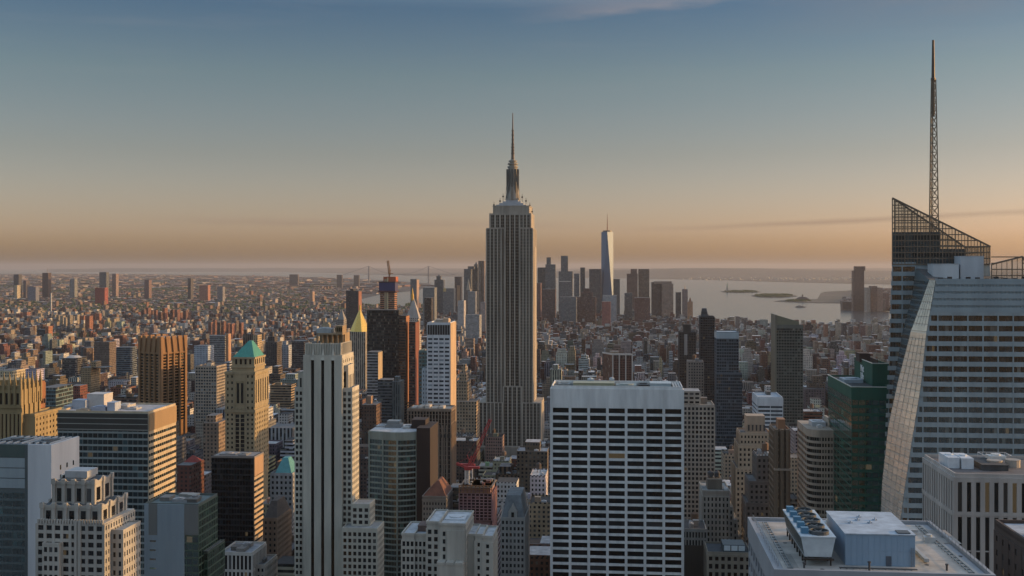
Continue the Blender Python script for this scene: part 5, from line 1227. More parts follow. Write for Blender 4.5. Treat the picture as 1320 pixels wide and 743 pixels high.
tower('dark brown tower with one pale vertical strip near its top', 876, 897, 428, 1450, 28, (.07, .056, .05), (.014, .013, .013), 2.8, 3.5, .5, .52, vb=515, core='punch', n=0, sides='FL', extra=ex)
tower('tan narrow tower in front of the dark brown tower with the pale strip', 887, 907, 466, 1330, 26, (.27, .225, .195), bay=3, flr=3.5, fw=.48, fh=.5, vb=520, n=2, tank=True, sides='FL')
# red and white striped tower seen on its corner
B = Bld('striped_tower', 'small square tower with white piers and red-brown strips, seen beyond the white slab roof', 'building', 790, 815, 1700, 30, (.17, .085, .062), .15, 'piers')
B.root.rotation_euler = (0, 0, R(0)); x, z = B.x, B.z; zt = z(458); x0, x1 = B.x0, B.x1
B.w.loft([(x0, 0, -1), (x1, 0, -1), (x1-2, 34, -1), (x0-16, 34, -1)], [(x0, 0, zt), (x1, 0, zt), (x1-2, 34, zt), (x0-16, 34, zt)], 0)
for i in range(4): u = x0+(x1-x0)*i/3; B.w.box(u-.75, u+.75, -.9, .2, -1, zt, 1)
B.mc = {}
a = Acc()
for i in range(4): u = x0+(x1-x0)*i/3; a.box(u-.8, u+.8, -1.0, -.05, z(500), zt)
a.box(x0-.9, x1+.9, -1.1, 0, zt-.1, zt+2.2); a.loft([(x0-.9, -1.0, zt), (x0-.2, -1.0, zt), (x0-16.2, 34, zt), (x0-17, 34, zt)], [(x0-.9, -1.0, zt+2.2), (x0-.2, -1.0, zt+2.2), (x0-16.2, 34, zt+2.2), (x0-17, 34, zt+2.2)])
B.part('white_pier', a, 'panel', (.60, .54, .49)); B.facade('F', x0+1, x1-1, 0, z(500), zt-6, 2.2, 3.6, fw=.5, fh=.6, rel=.2); B.finish((.03, .018, .015)); LAND.append((800, 455, 'striped tower'))
BOXES.append((B.ox+x0-8, B.ox+x1, B.Y, B.Y+34, 0, zt, None)); FOOT.append((B.ox+x0-20, B.ox+x1+2, B.Y-3, B.Y+36))

# ------------------------------------------------------------ single-mesh buildings farther away
def simple(label, l, r, top, Y, d, col, core='punch', name='building', cat='building', roofb=.14, steps=(), parts=(), group=None, land=None):
    xl, xr = GX(l, Y), GX(r, Y); ox = (xl+xr)/2; zt = GZ(top, (l+r)/2, Y); a = Acc()
    a.box(xl-ox, xr-ox, 0, d, -1, zt); BOXES.append((xl, xr, Y, Y+d, 0, zt, None)); FOOT.append((xl-2, xr+2, Y-2, Y+d+2))
    for (sl, sr, st, dy, dd) in steps:
        a.box(GX(sl, Y+dy)-ox, GX(sr, Y+dy)-ox, dy, dy+dd, zt-.5 if GZ(st, sl, Y) > zt else -1, GZ(st, (sl+sr)/2, Y+dy))
    o = link(name, a.mesh(name, [core]), tuple(col)+(roofb,), None, (ox, Y, 0)); tag(o, label, cat, group)
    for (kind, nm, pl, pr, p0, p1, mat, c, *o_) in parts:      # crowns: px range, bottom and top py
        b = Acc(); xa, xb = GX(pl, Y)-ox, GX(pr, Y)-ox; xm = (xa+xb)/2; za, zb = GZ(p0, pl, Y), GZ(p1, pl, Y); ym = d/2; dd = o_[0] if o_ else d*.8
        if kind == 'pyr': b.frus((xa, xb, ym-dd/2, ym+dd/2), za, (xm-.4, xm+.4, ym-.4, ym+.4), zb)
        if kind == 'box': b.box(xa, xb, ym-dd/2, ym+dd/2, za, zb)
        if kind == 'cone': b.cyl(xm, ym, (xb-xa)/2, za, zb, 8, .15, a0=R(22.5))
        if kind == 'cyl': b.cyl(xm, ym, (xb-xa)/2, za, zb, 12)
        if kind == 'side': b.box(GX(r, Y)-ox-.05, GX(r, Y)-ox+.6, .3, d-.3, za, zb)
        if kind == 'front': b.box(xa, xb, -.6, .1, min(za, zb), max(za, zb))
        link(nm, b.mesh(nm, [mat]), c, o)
    LAND.append(((l+r)/2, top, land or label)); return o
ST, DK, BR, GL = (.36, .34, .31), (.06, .055, .055), (.20, .11, .08), (.13, .16, .18)
simple('white stone tower crowned by a bright gilded octagonal pyramid', 449, 471, 428, 1850, 34, (.42, .37, .30), 'piers', 'gold_pyramid_tower', parts=[('cone', 'gilded_pyramid', 448, 474, 428, 398, 'gilt', (.75, .50, .12)), ('cyl', 'lantern', 460, 462.4, 400, 394, 'gilt', (.75, .5, .12))], land='gold pyramid tower')
simple('pale stone clock tower with a tapering roof and a golden cupola', 522, 540, 432, 2000, 24, (.42, .37, .33), 'punch', 'clock_tower', 'clock tower', steps=[(523, 539, 410, 2, 20)], parts=[('pyr', 'tapering_roof', 523, 540, 411, 384, 'masonry', (.40, .36, .33), 20), ('cyl', 'cupola', 528.5, 532, 388, 380, 'gilt', (.6, .38, .1)), ('cone', 'spire', 529, 531.5, 380, 371, 'gilt', (.6, .38, .1))], land='clock tower')
simple('broad dark brown slab tower behind the clock tower, left of the orange-edged slabs', 473, 514, 400, 1500, 30, (.045, .034, .028), 'curtain', 'dark_slab_tower', roofb=.05, land='dark brown slab tower')
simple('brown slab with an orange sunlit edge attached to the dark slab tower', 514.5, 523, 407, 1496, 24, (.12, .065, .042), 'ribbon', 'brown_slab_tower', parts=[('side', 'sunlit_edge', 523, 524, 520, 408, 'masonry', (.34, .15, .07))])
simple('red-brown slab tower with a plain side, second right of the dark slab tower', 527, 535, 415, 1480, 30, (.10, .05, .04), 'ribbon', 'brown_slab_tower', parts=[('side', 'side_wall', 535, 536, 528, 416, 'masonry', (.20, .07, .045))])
# tower under construction with blue netting, orange boards and a crane
o = simple('tall slim tower under construction, with orange panels and dark blue netting near its top', 490, 508.5, 375, 2150, 26, (.36, .17, .10), 'ribbon', 'construction_tower', 'building site',
       parts=[('box', 'blue_netting', 488.8, 509.5, 375.5, 364, 'panel', (.045, .045, .12), 30), ('box', 'safety_deck', 488.2, 510.2, 377, 375, 'metal', (.09, .03, .03), 31), ('box', 'orange_boards', 494, 510, 364, 357, 'panel', (.40, .11, .05), 24), ('box', 'upper_deck', 488.4, 510, 364.6, 363.2, 'metal', (.06, .03, .03), 31),
              ('front', 'concrete_core', 495.5, 499, 400, 360, 'masonry', (.33, .26, .17)), ('front', 'lift_mast', 499.3, 500.4, 400, 358, 'metal', (.6, .5, .3))], land='tower under construction')
crane('crane with an upright jib on top of the slim tower under construction', 502, 2163, GZ(357, 502, 2163), GZ(354, 502, 2163), (-3, 26), 3.2, (.2, .16, .12), (.3, .17, .08))
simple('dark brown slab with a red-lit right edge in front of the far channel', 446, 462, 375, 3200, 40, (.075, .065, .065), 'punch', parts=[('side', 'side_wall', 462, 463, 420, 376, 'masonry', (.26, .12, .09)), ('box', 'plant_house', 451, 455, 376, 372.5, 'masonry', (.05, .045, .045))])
simple('pale stone tower with a pointed roof and lower shoulder, just left of the gold pyramid', 434, 443, 412, 2000, 22, (.27, .255, .24), 'punch', steps=[(437, 448, 424, 3, 20)], parts=[('pyr', 'pointed_roof', 434.5, 443, 412, 399, 'masonry', (.25, .24, .225))])
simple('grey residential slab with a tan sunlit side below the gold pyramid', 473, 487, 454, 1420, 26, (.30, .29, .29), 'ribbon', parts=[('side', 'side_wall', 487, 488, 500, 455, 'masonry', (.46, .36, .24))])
simple('dark steel-blue slab before the dark brown slab tower', 487, 506, 490, 1330, 24, (.11, .12, .13), 'ribbon'); simple('teal grey slab stepping up beside the orange-edged slab', 505, 516, 492, 1300, 24, (.10, .12, .125), 'piers', steps=[(508, 514, 486, 4, 14)])
simple('red-brown brick block with a lit chimney side near the curved green office', 466, 485, 522, 1120, 26, (.13, .075, .055), 'punch', parts=[('box', 'stair_bulkhead', 470, 476, 522, 512, 'masonry', (.3, .2, .14), 10)])
simple('tan stepped block with gold-lit corner right of the slim white grid tower', 588, 603, 492, 1210, 26, (.33, .25, .17), 'punch', steps=[(592, 601, 481, 3, 18), (595, 600, 470, 6, 10), (588, 614, 518, -8, 30)], land='gold-lit stepped block')
simple('dark brown and red slab beyond the clock tower', 547, 556, 384, 3600, 40, (.065, .045, .04), 'curtain')
simple('pale grey-green stepped office beyond the clock tower', 545, 560, 371, 4300, 60, (.21, .22, .22), 'punch')
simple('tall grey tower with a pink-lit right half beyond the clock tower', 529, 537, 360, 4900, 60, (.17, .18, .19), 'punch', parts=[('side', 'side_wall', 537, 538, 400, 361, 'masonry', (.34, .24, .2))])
# ------------------------------------------------------------ the far downtown cluster
def dt(label, l, r, top, Y, col, core='punch', **k): return simple(label, l, r, top, Y, k.pop('d', 55), col, core, k.pop('name', 'skyscraper'), 'skyscraper', **k)
# prismatic glass tower
xl, xr = GX(775, 5500), GX(790.5, 5500); ox = (xl+xr)/2; hw = (xr-xl)/2; zb, zt = 40, GZ(299, 783, 5500); cy = hw
b0 = [(-hw, 0), (hw, 0), (hw, 2*hw), (-hw, 2*hw)]; t0 = [(0, 0), (hw, cy), (0, 2*hw), (-hw, cy)]
a = Acc(); a.box(-hw, hw, 0, 2*hw, -1, zb); vs = [(p[0], p[1], zb) for p in b0]+[(p[0], p[1], zt) for p in t0]
a.add(vs, [(0, 1, 4), (1, 2, 5), (2, 3, 6), (3, 0, 7), (4, 1, 5), (5, 2, 6), (6, 3, 7), (7, 0, 4), (4, 5, 6, 7)])
mpr, ntp, pp = newmat('prism_glass'); pp.inputs['Base Color'].default_value = (.12, .165, .235, 1); pp.inputs['Metallic'].default_value = .35; pp.inputs['Roughness'].default_value = .45
o = link('prism_skyscraper', a.mesh('prism_skyscraper', [mpr]), None, None, (ox, 5500, 0)); tag(o, 'tapering prism of pale glass with a needle spire, tallest of the far downtown cluster', 'skyscraper')
a = Acc(); a.cyl(0, cy, hw*.75, zt, zt+7, 16); link('ring', a.mesh('ring', ['metal']), (.1, .09, .09), o)
a = Acc(); a.cyl(0, cy, 2.6, zt+7, GZ(275, 783, 5500), 8, .7); link('spire', a.mesh('spire', ['steel']), (.22, .13, .1), o)
LAND.append((783, 298, 'pale glass prism')); BOXES.append((xl, xr, 5500, 5560, 0, zt, None)); FOOT.append((xl, xr, 5500, 5570))
G1, G2, G3, B1, B2 = (.15, .16, .17), (.21, .21, .21), (.10, .105, .11), (.16, .105, .085), (.24, .15, .12)
D = [
 ('dark green-topped slab just right of the central skyscraper', 693, 703, 345, 5700, G3), ('grey tower with a thinner square top, right of the central skyscraper', 703, 716, 341, 5600, G1, [(704.5, 710, 332, 6, 30)]),
 ('grey slab carrying an unfinished upper shaft in the far cluster', 720, 738, 350, 5300, G1, [(723, 732, 330, 8, 36)]), ('pale grey-blue slab between the unfinished shaft and the thin dark tower', 740, 747, 353, 5800, (.2, .22, .24)),
 ('thin dark tower with a flat cap left of the wide dark slab', 748, 754, 345, 5600, G3), ('wide dark slab left of the pale glass prism', 759.5, 775, 347, 5450, (.11, .105, .11)),
 ('dark rounded block at the right foot of the pale glass prism', 789, 799, 360, 5600, G3), ('brown tower with a domed shoulder over the harbour', 808, 822, 353, 5650, B1, [(813, 821, 347, 8, 30)]),
 ('square-topped brown tower right of the domed one', 823, 837, 347, 5680, (.19, .15, .12)), ('broad dark brown block with a copper-pink lit half at the waterside', 840, 853, 364, 5350, (.10, .065, .055)),
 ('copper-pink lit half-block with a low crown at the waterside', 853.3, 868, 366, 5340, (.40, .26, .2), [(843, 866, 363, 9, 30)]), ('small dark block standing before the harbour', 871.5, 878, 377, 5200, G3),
 ('slim grey-pink tower with a short mast before the harbour', 880, 886.5, 373, 5150, (.19, .15, .14)), ('small orange-lit pointed tower, last before the harbour', 887, 893, 389, 5000, (.40, .2, .11)),
 ('low dark block with a white skylight before the brown towers', 805, 815, 378, 4900, G3), ('long red-brown apartment block below the brown towers', 818, 838, 384, 4700, (.17, .08, .065)),
 ('pale grey glazed block below the pale glass prism', 777, 795, 381, 4800, (.3, .31, .32)), ('red block in front of the pale grey glazed block', 776, 787, 389, 4400, (.26, .1, .08)),
 ('pyramidal brown masonry pile in the middle of the far cluster', 744, 768, 383, 4600, (.13, .075, .065), [(748, 764, 377, 6, 30), (752, 760, 372, 12, 20)]), ('low grey telephone-exchange slab left of the pyramidal pile', 722, 743, 383, 4500, (.17, .18, .19)),
 ('broad brown block with a red side right of the central skyscraper', 699, 716, 373, 4700, (.115, .07, .065)), ('narrow dark red slab touching the central skyscraper outline', 692, 697, 365, 5000, (.12, .06, .055)),
 ('two-step grey tower cluster left of the central skyscraper', 598, 607, 347, 5800, G1, [(603, 611, 343.5, 6, 30)]), ('spired dark grey tower left of the twin thin slabs', 609, 616, 345, 5850, G3, [(611, 615.5, 341, 8, 26)]),
 ('left one of two thin brown-grey slabs by the central skyscraper', 616.5, 620, 336.5, 5600, (.25, .19, .15)), ('right one of two thin brown-grey slabs by the central skyscraper', 621, 624, 336.5, 5600, (.17, .12, .1)),
 ('domed dark tower with a stepped crown left of the harbour gap', 560, 571, 361, 5600, G3, [(562.5, 568, 356, 8, 30)]), ('dark-topped tower with an orange-lit face left of the lit spire', 586, 594, 357, 5500, B1),
 ('tower with a lit spire left of the two-step grey cluster', 600, 606, 374, 5000, (.22, .19, .17)), ('grey slab with paired pale fins below the twin thin slabs', 603, 613, 376, 4900, G2),
 ('pale grey slab block between the domed tower and the lit spire', 571, 585, 372, 5300, G2), ('pale stepped tower below the orange-lit tower', 590, 598, 388, 4200, (.36, .34, .33)),
 ('low wide pale hall with a curved roof left of the central skyscraper', 600, 618, 406, 3500, (.4, .39, .38)), ('slender pink-topped block right of the low wide pale hall', 619, 626, 390, 4000, (.3, .24, .22)),
]
for d_ in D:
    lab, l, r, t, Y, c = d_[:6]; c = tuple(min(.5, v*1.3+.02) for v in c); dt(lab, l, r, t, Y, c, random.choice(['punch', 'piers', 'ribbon']), steps=d_[6] if len(d_) > 6 else ())
def child(match, kind, nm, pl, pr, p0, p1, Y, mat, c):
    for o in COL.objects:
        if o.get('label', '').startswith(match):
            b = Acc(); ox = o.location.x; xa, xb = GX(pl, Y)-ox, GX(pr, Y)-ox; xm = (xa+xb)/2; za, zb = GZ(p0, pl, Y), GZ(p1, pl, Y); ym = 20
            if kind == 'pyr': b.frus((xa, xb, ym-(xb-xa)/2, ym+(xb-xa)/2), za, (xm-.5, xm+.5, ym-.5, ym+.5), zb)
            if kind == 'cyl': b.cyl(xm, ym, (xb-xa)/2, za, zb, 12, (xb-xa)*.3)
            if kind == 'front': b.box(xa, xb, -.8, .2, min(za, zb), max(za, zb))
            link(nm, b.mesh(nm, [mat]), c, o)
child('spired dark grey', 'pyr', 'spire', 611.5, 615, 341.5, 337.5, 5850, 'masonry', (.13, .14, .14)); child('tower with a lit spire', 'pyr', 'spire', 600.5, 605.5, 374.5, 360, 5000, 'copper', (.3, .27, .22))
child('domed dark', 'cyl', 'dome', 563.5, 567, 356.3, 354.5, 5600, 'metal', (.12, .12, .12)); child('small orange-lit', 'pyr', 'pointed_roof', 888, 892, 389.5, 383.5, 5000, 'masonry', (.3, .16, .1))
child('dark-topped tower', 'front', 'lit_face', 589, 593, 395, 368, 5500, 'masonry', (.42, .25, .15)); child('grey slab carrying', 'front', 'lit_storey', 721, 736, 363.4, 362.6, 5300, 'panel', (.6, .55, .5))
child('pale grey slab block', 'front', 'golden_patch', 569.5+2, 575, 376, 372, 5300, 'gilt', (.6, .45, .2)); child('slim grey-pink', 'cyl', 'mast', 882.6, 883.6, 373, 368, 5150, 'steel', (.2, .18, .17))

# ------------------------------------------------------------ left middle distance
L1 = [
 ('low oval office drum with a pale rim roof, far left', 80, 97, 462, 1900, 44, (.085, .08, .08), 'ribbon'), ('gold-lit twin apartment tower left of the angled brown tower', 104, 117, 474, 1750, 34, (.30, .22, .13), 'punch', [(120, 136, 474, 2, 30), (117, 124, 466, 6, 18)]),
 ('white-framed office with two pale blue bays left of the copper pyramid', 250, 268, 446, 1900, 30, (.40, .44, .50), 'punch'), ('brown apartment tower with corner tower tops behind the copper pyramid', 313, 327, 431, 1800, 30, (.20, .13, .10), 'piers', [(314, 317, 425, 2, 8), (323.5, 326, 425, 2, 8)]),
 ('tan slab with a sunlit side right behind the copper pyramid', 326, 332, 432, 1790, 22, (.42, .32, .2), 'punch'), ('teal glass office cube below the gold-lit twin tower', 52, 72, 500, 1080, 36, (.13, .2, .22), 'curtain'),
 ('grey-brown apartment tower with yellow-lit upper corner, far left', 28, 36, 461, 1950, 26, (.25, .19, .13), 'punch', [(30, 34, 455, 4, 14)]), ('cream stepped building with gold terraces at the left edge', -4, 16, 478, 1300, 30, (.5, .42, .28), 'punch', [(-6, 22, 492, -8, 30)]),
 ('dark blue-grey slab between the oval drum and the angled tower', 150, 168, 448, 2050, 30, (.12, .145, .17), 'ribbon'), ('brown slab with a bright pier left of the angled brown tower', 121, 141, 441, 2150, 30, (.16, .12, .1), 'punch', [(128, 133, 436, 6, 14)]),
 ('dark apartment block with an orange sunlit corner among low roofs, far left', 48, 58, 425, 3300, 36, (.055, .07, .08), 'punch'), ('orange brick tower beside the dark apartment block among low roofs', 58.3, 62.5, 421, 3290, 26, (.40, .17, .09), 'punch'),
 ('brown brick tower with a red cap on the slope left of the black slab', 228, 246, 600, 905, 30, (.13, .05, .04), 'punch'), ('buff apartment house with a stepped head left of the copper pyramid tower', 262, 282, 545, 1010, 28, (.26, .19, .14), 'punch', [(266, 278, 536, 4, 18)]),
 ('grey-blue narrow slab at the left flank of the copper pyramid tower', 277, 290, 528, 1060, 30, (.22, .23, .26), 'piers'), ('dark stepped masonry block with a pointed outline right of the copper pyramid', 342, 357, 441, 2000, 30, (.09, .075, .07), 'punch', [(345, 354, 434, 5, 18), (348, 351.5, 428, 9, 9)]),
 ('white tower block with paired fins right of the dark stepped block', 360, 372, 445, 2050, 24, (.42, .44, .48), 'punch', [(364, 369, 440, 5, 12)]), ('broad brown warehouse slab left of the stone tower top', 376, 392, 440, 1950, 40, (.12, .10, .095), 'ribbon'),
 ('temple-fronted pale stone building right of the copper pyramid tower', 346, 377, 552, 1150, 34, (.36, .36, .36), 'piers'), ('blue striped slab right of the tan office slab', 289, 296, 467, 1500, 26, (.33, .37, .42), 'ribbon'),
]
for e in L1: simple(e[0], e[1], e[2], e[3], e[4], e[5], e[6], e[7], steps=e[8] if len(e) > 8 else ())
simple('wide grey slab block with an orange-lit service tower in the rooftops', 270, 290, 433, 2300, 30, (.27, .27, .28), 'ribbon', parts=[('box', 'service_tower', 289.5, 293, 470, 431, 'masonry', (.42, .25, .16), 16)])
child('low oval', 'cyl', 'rim_roof', 79, 98, 462, 459.6, 1900, 'panel', (.42, .4, .38)); child('brown brick tower with a red cap', 'pyr', 'tiled_roof', 228, 246, 600, 592, 905, 'roof', (.28, .055, .045))
# housing slabs along the far river, each a block of its own
rn = random.Random(21)
rows = [(182, 246, 397, 416, 4700, 12, [(.26, .11, .075), (.22, .10, .075), (.17, .09, .075)], 'dark red-brick housing slab in the left riverside row', 'red-brick housing slabs'),
        (68, 100, 405, 426, 4300, 7, [(.40, .34, .26), (.36, .31, .25)], 'cream housing tower in the pale row on the far left', 'cream housing towers'),
        (102, 130, 404, 424, 4250, 4, [(.36, .15, .09), (.33, .14, .09)], 'orange-red brick housing tower next to the far-left cream row', 'orange brick housing towers'),
        (20, 46, 399, 416, 4800, 5, [(.28, .13, .1), (.2, .14, .13)], 'reddish housing block near the left edge beyond the low roofs', 'reddish housing blocks'),
        (268, 312, 412, 432, 3500, 8, [(.30, .13, .09), (.26, .13, .1), (.2, .15, .13)], 'red-lit brick tower in the slanting group left of the copper pyramid', 'red-lit brick towers'),
        (1016, 1062, 412, 428, 4300, 6, [(.42, .19, .11), (.27, .14, .12), (.19, .11, .1)], 'orange-lit brick block on the near shore of the river, right half', 'orange-lit shore blocks'),
        (1062, 1142, 416, 440, 3900, 10, [(.40, .35, .28), (.36, .18, .12), (.2, .13, .12), (.15, .12, .12)], 'apartment block on the river shore beside the faceted glass tower', 'river shore apartment blocks'),
        (905, 990, 408, 428, 4500, 10, [(.2, .11, .09), (.3, .17, .12), (.25, .2, .18)], 'brown waterfront block behind the dark towers on the near shore', 'brown waterfront blocks')]
for (l, r, t0_, t1_, Y, n, cs, lab, grp) in rows:
    for i in range(n):
        w = (r-l)/n; pl = l+i*w+rn.uniform(0, .15)*w
        pw = w*rn.uniform(.5, .82); Yi = Y*rn.uniform(.96, 1.05); tp = t0_+rn.uniform(0, 6)*(1 if t0_ > 0 else 1)
        simple(lab+', '+['first','second','third','fourth','fifth','sixth','seventh','eighth','ninth','tenth','eleventh','twelfth'][i]+' from the left', pl, pl+pw, tp, Yi, rn.uniform(18, 34), rn.choice(cs), rn.choice(['punch', 'punch', 'piers']), 'housing_tower', 'apartment block', group=grp, land='')
# far skyline on the left
for lab, l, r, t, Y, c in [
    ('dark tower with a reddish right half and a thin mast on the far left horizon', 54.5, 62, 352, 8600, (.09, .06, .06)), ('dark shouldered tower near the left edge of the horizon', 17.5, 24, 354, 8600, (.09, .09, .1)),
    ('thin pale lit slab at the foot of the dark shouldered tower', 18.5, 22, 368, 8300, (.5, .43, .3)), ('grey tower with a pale left edge on the far left horizon', 128, 137, 351, 8700, (.13, .14, .15)), ('pinkish slim tower with a dark top right of the grey horizon tower', 144.5, 149.5, 353, 8800, (.3, .22, .2)),
    ('bright red square block below the grey horizon tower', 122.5, 135, 371, 7000, (.34, .09, .07)), ('grey-green block at left of the horizon', 90, 96, 360, 8500, (.24, .25, .25)), ('reddish tower near the centre left of the horizon', 186, 192, 361, 8200, (.22, .14, .13)),
    ('dark slim tower left of the red-and-white block on the horizon', 242, 246, 359, 8200, (.1, .09, .09)), ('red and white lit block on the horizon', 257, 268, 368, 7800, (.4, .19, .14)), ('grey paired tower right of the red and white block', 280, 287, 370, 7600, (.24, .23, .24)),
    ('lone dark cube on the horizon left of the gold pyramid', 434, 440.5, 354.5, 13000, (.1, .085, .085)), ('small twin-peaked block on the horizon above the stone tower', 373, 384, 354, 14000, (.12, .1, .1)), ('lone dark cube above the dark brown red-edged slab', 456, 462.5, 355, 13000, (.1, .09, .09)),
    ('pale slab with dark base on the far left horizon', 30, 33.5, 362, 8400, (.13, .11, .12)), ('bluish slab below the reddish mast tower', 36, 46, 370, 7600, (.2, .21, .26)), ('small lit tower in the middle of the left horizon', 399, 403, 376, 7200, (.42, .28, .2))]:
    o = simple(lab, l, r, t, Y, 50, c, 'punch', 'high_rise', 'high-rise')
    if 'thin mast' in lab: b = Acc(); b.cyl(5, 25, 1.2, GZ(353, 58, Y), GZ(345, 58, Y), 6, .5); link('mast', b.mesh('mast', ['steel']), (.15, .13, .12), o)
o = simple('white power-station chimney on the far left', 64.6, 66, 378, 5200, 8, (.5, .48, .46), 'punch', 'chimney', 'chimney')
# riverside tower across the harbour
o = simple('tall lone brown tower standing on the far river shore left of the faceted glass tower', 1100, 1114, 349, 6700, 50, (.20, .125, .10), 'punch', 'waterfront_tower', 'skyscraper', steps=[(1102, 1115.5, 343.5, 6, 36)], land='lone riverside tower')
for i, (l, r, t, c) in enumerate([(1117, 1122, 371, (.4, .33, .28)), (1123, 1131, 369, (.2, .14, .12)), (1131, 1138, 371, (.36, .28, .24)), (1118, 1128, 383, (.2, .13, .11)), (1128, 1142, 386, (.24, .19, .17)), (1136, 1146, 378, (.2, .13, .12)), (1086, 1099, 389, (.13, .1, .09))]):
    simple(['pale cube right of the lone riverside tower', 'dark brown slab right of the lone riverside tower', 'pale-topped block beside the faceted glass tower across the river', 'low reddish block at the foot of the lone riverside tower', 'low grey block on the far bank beside the faceted glass tower', 'brown block on the far bank cut by the faceted glass tower', 'low dark pier shed left of the lone riverside tower'][i], l, r, t, 6500+i*60, 60, c, 'punch', 'waterfront_block', 'building')
# ------------------------------------------------------------ harbour: islands, statue, boats, bridge
def island(name, l, r, py, w_py, label, seed, hmax=14, n=260):
    rn = random.Random(seed); a = Acc(); pts = []
    pm = (l+r)/2
    for i in range(28):
        t = 2*math.pi*i/28; pts.append(ground(pm+(r-l)/2*math.cos(t)*(1+rn.uniform(-.08, .05)), py+w_py*math.sin(t)))
    a.add([(x_, y_, .8) for x_, y_ in pts], [tuple(range(28))]); o = link(name, a.mesh(name, ['far_land'])); o['kind'] = 'structure'
    if o.data.polygons[0].normal.z < 0: o.data.flip_normals()
    tr = Acc(); ok = []
    for i in range(n):
        t = rn.uniform(0, 2*math.pi); q = math.sqrt(rn.random())*.85
        x_, y_ = ground(pm+(r-l)/2*math.cos(t)*q, py+w_py*math.sin(t)*q); rr = rn.uniform(5, 11)
        h = rn.uniform(.5, 1)*hmax; tr.cyl(x_, y_, rr*.6, .5, h*.45, 6, rr, a0=rn.random()); tr.cyl(x_, y_, rr, h*.45, h, 6, rr*.35, a0=rn.random())
    tag(link('island_trees', tr.mesh('island_trees', ['trees'])), label, 'trees', kind='stuff')
island('statue_island', 929, 981, 376.2, 1.3, 'dark trees on the small island that carries the statue', 1)
island('low_island', 969, 1026, 381.6, 2.0, 'dark trees and sheds on the larger low island in the harbour', 2, 16, 420)
island('slip_island', 1010, 1047, 388.2, 1.0, 'dark trees on the thin spit below the larger island', 3, 13, 160)
# statue on a pedestal
sx_, sy_ = ground(937.5, 376.2); r_ = bpy.data.objects.new('statue', None); COL.objects.link(r_); r_.location = (sx_, sy_, .8); tag(r_, 'tiny statue with a raised arm on its pedestal, left end of the harbour islands', 'statue')
a = Acc(); a.cyl(0, 0, 24, 0, 10, 11); a.frus((-12, 12, -12, 12), 10, (-8, 8, -8, 8), 46); link('pedestal', a.mesh('pedestal', ['masonry']), (.33, .3, .26), r_)
a = Acc(); a.cyl(0, 0, 6.5, 46, 66, 12, 4.5); a.cyl(0, 0, 4.6, 66, 78, 12, 3.6); a.cyl(0, 0, 2.0, 78, 80, 8); a.cyl(0, 0, 2.3, 80, 85, 10, 2.0)
for k in range(7): t = R(-80+k*26); a.bar((0, -1, 85), (4.2*math.sin(t), -1, 85+4.2*math.cos(t)), .5)
a.bar((3, 0, 76), (5.5, 0, 88), 2.0); a.cyl(5.5, 0, 1.4, 87, 89, 8, 1.8); a.cyl(5.5, 0, 1.2, 89, 93, 8, .2); a.bar((-3, -1, 75), (-4.5, -2.5, 69), 2.0); a.box(-6.5, -3.5, -3.2, -2.4, 67, 73)
link('figure', a.mesh('figure', ['copper']), (.16, .26, .22), r_)
# hall on the spit with a pitched roof and turrets
x_, y_ = ground(1035, 388); r_ = bpy.data.objects.new('ferry_hall', None); COL.objects.link(r_); r_.location = (x_, y_, .5); tag(r_, 'dark ferry hall with a stepped roof and turret on the thin spit in the harbour', 'building')
a = Acc(); a.box(-45, 45, 0, 40, 0, 14); link('wall', a.mesh('wall', ['punch']), (.15, .11, .09, .1), r_)
a = Acc(); a.loft([(-46, -1, 14), (46, -1, 14), (46, 41, 14), (-46, 41, 14)], [(-26, 12, 28), (26, 12, 28), (26, 28, 28), (-26, 28, 28)]); link('roof', a.mesh('roof', ['roof']), (.10, .08, .075), r_)
a = Acc(); a.box(-5, 5, 15, 25, 28, 40); a.frus((-6, 6, 14, 26), 40, (-.3, .3, 19.7, 20.3), 50); link('turret', a.mesh('turret', ['masonry']), (.15, .11, .09), r_)
def boat(px, py, Lh, label):
    x_, y_ = ground(px, py, -2); r_ = bpy.data.objects.new('ferry_boat', None); COL.objects.link(r_); r_.location = (x_, y_, -2); tag(r_, label, 'boat')
    a = Acc(); h = Lh/2; w = Lh*.14
    a.loft([(-h*.9, -w*.8, -.5), (h*.7, -w*.8, -.5), (h*.92, 0, -.5), (h*.7, w*.8, -.5), (-h*.9, w*.8, -.5)], [(-h, -w, 3.5), (h*.75, -w, 3.5), (h, 0, 4), (h*.75, w, 3.5), (-h, w, 3.5)]); link('hull', a.mesh('hull', ['metal']), (.16, .09, .07), r_)
    a = Acc(); a.box(-h*.8, h*.5, -w*.75, w*.75, 3.6, 7.5); a.box(-h*.5, h*.3, -w*.6, w*.6, 7.5, 10.5); link('cabin', a.mesh('cabin', ['panel']), (.3, .28, .26), r_)
    a = Acc(); a.cyl(-h*.2, 0, 1.6, 10.5, 15, 10); link('funnel', a.mesh('funnel', ['metal']), (.06, .06, .06), r_)
boat(1032, 396.3, 70, 'small dark ferry alone on the open river below the thin spit')
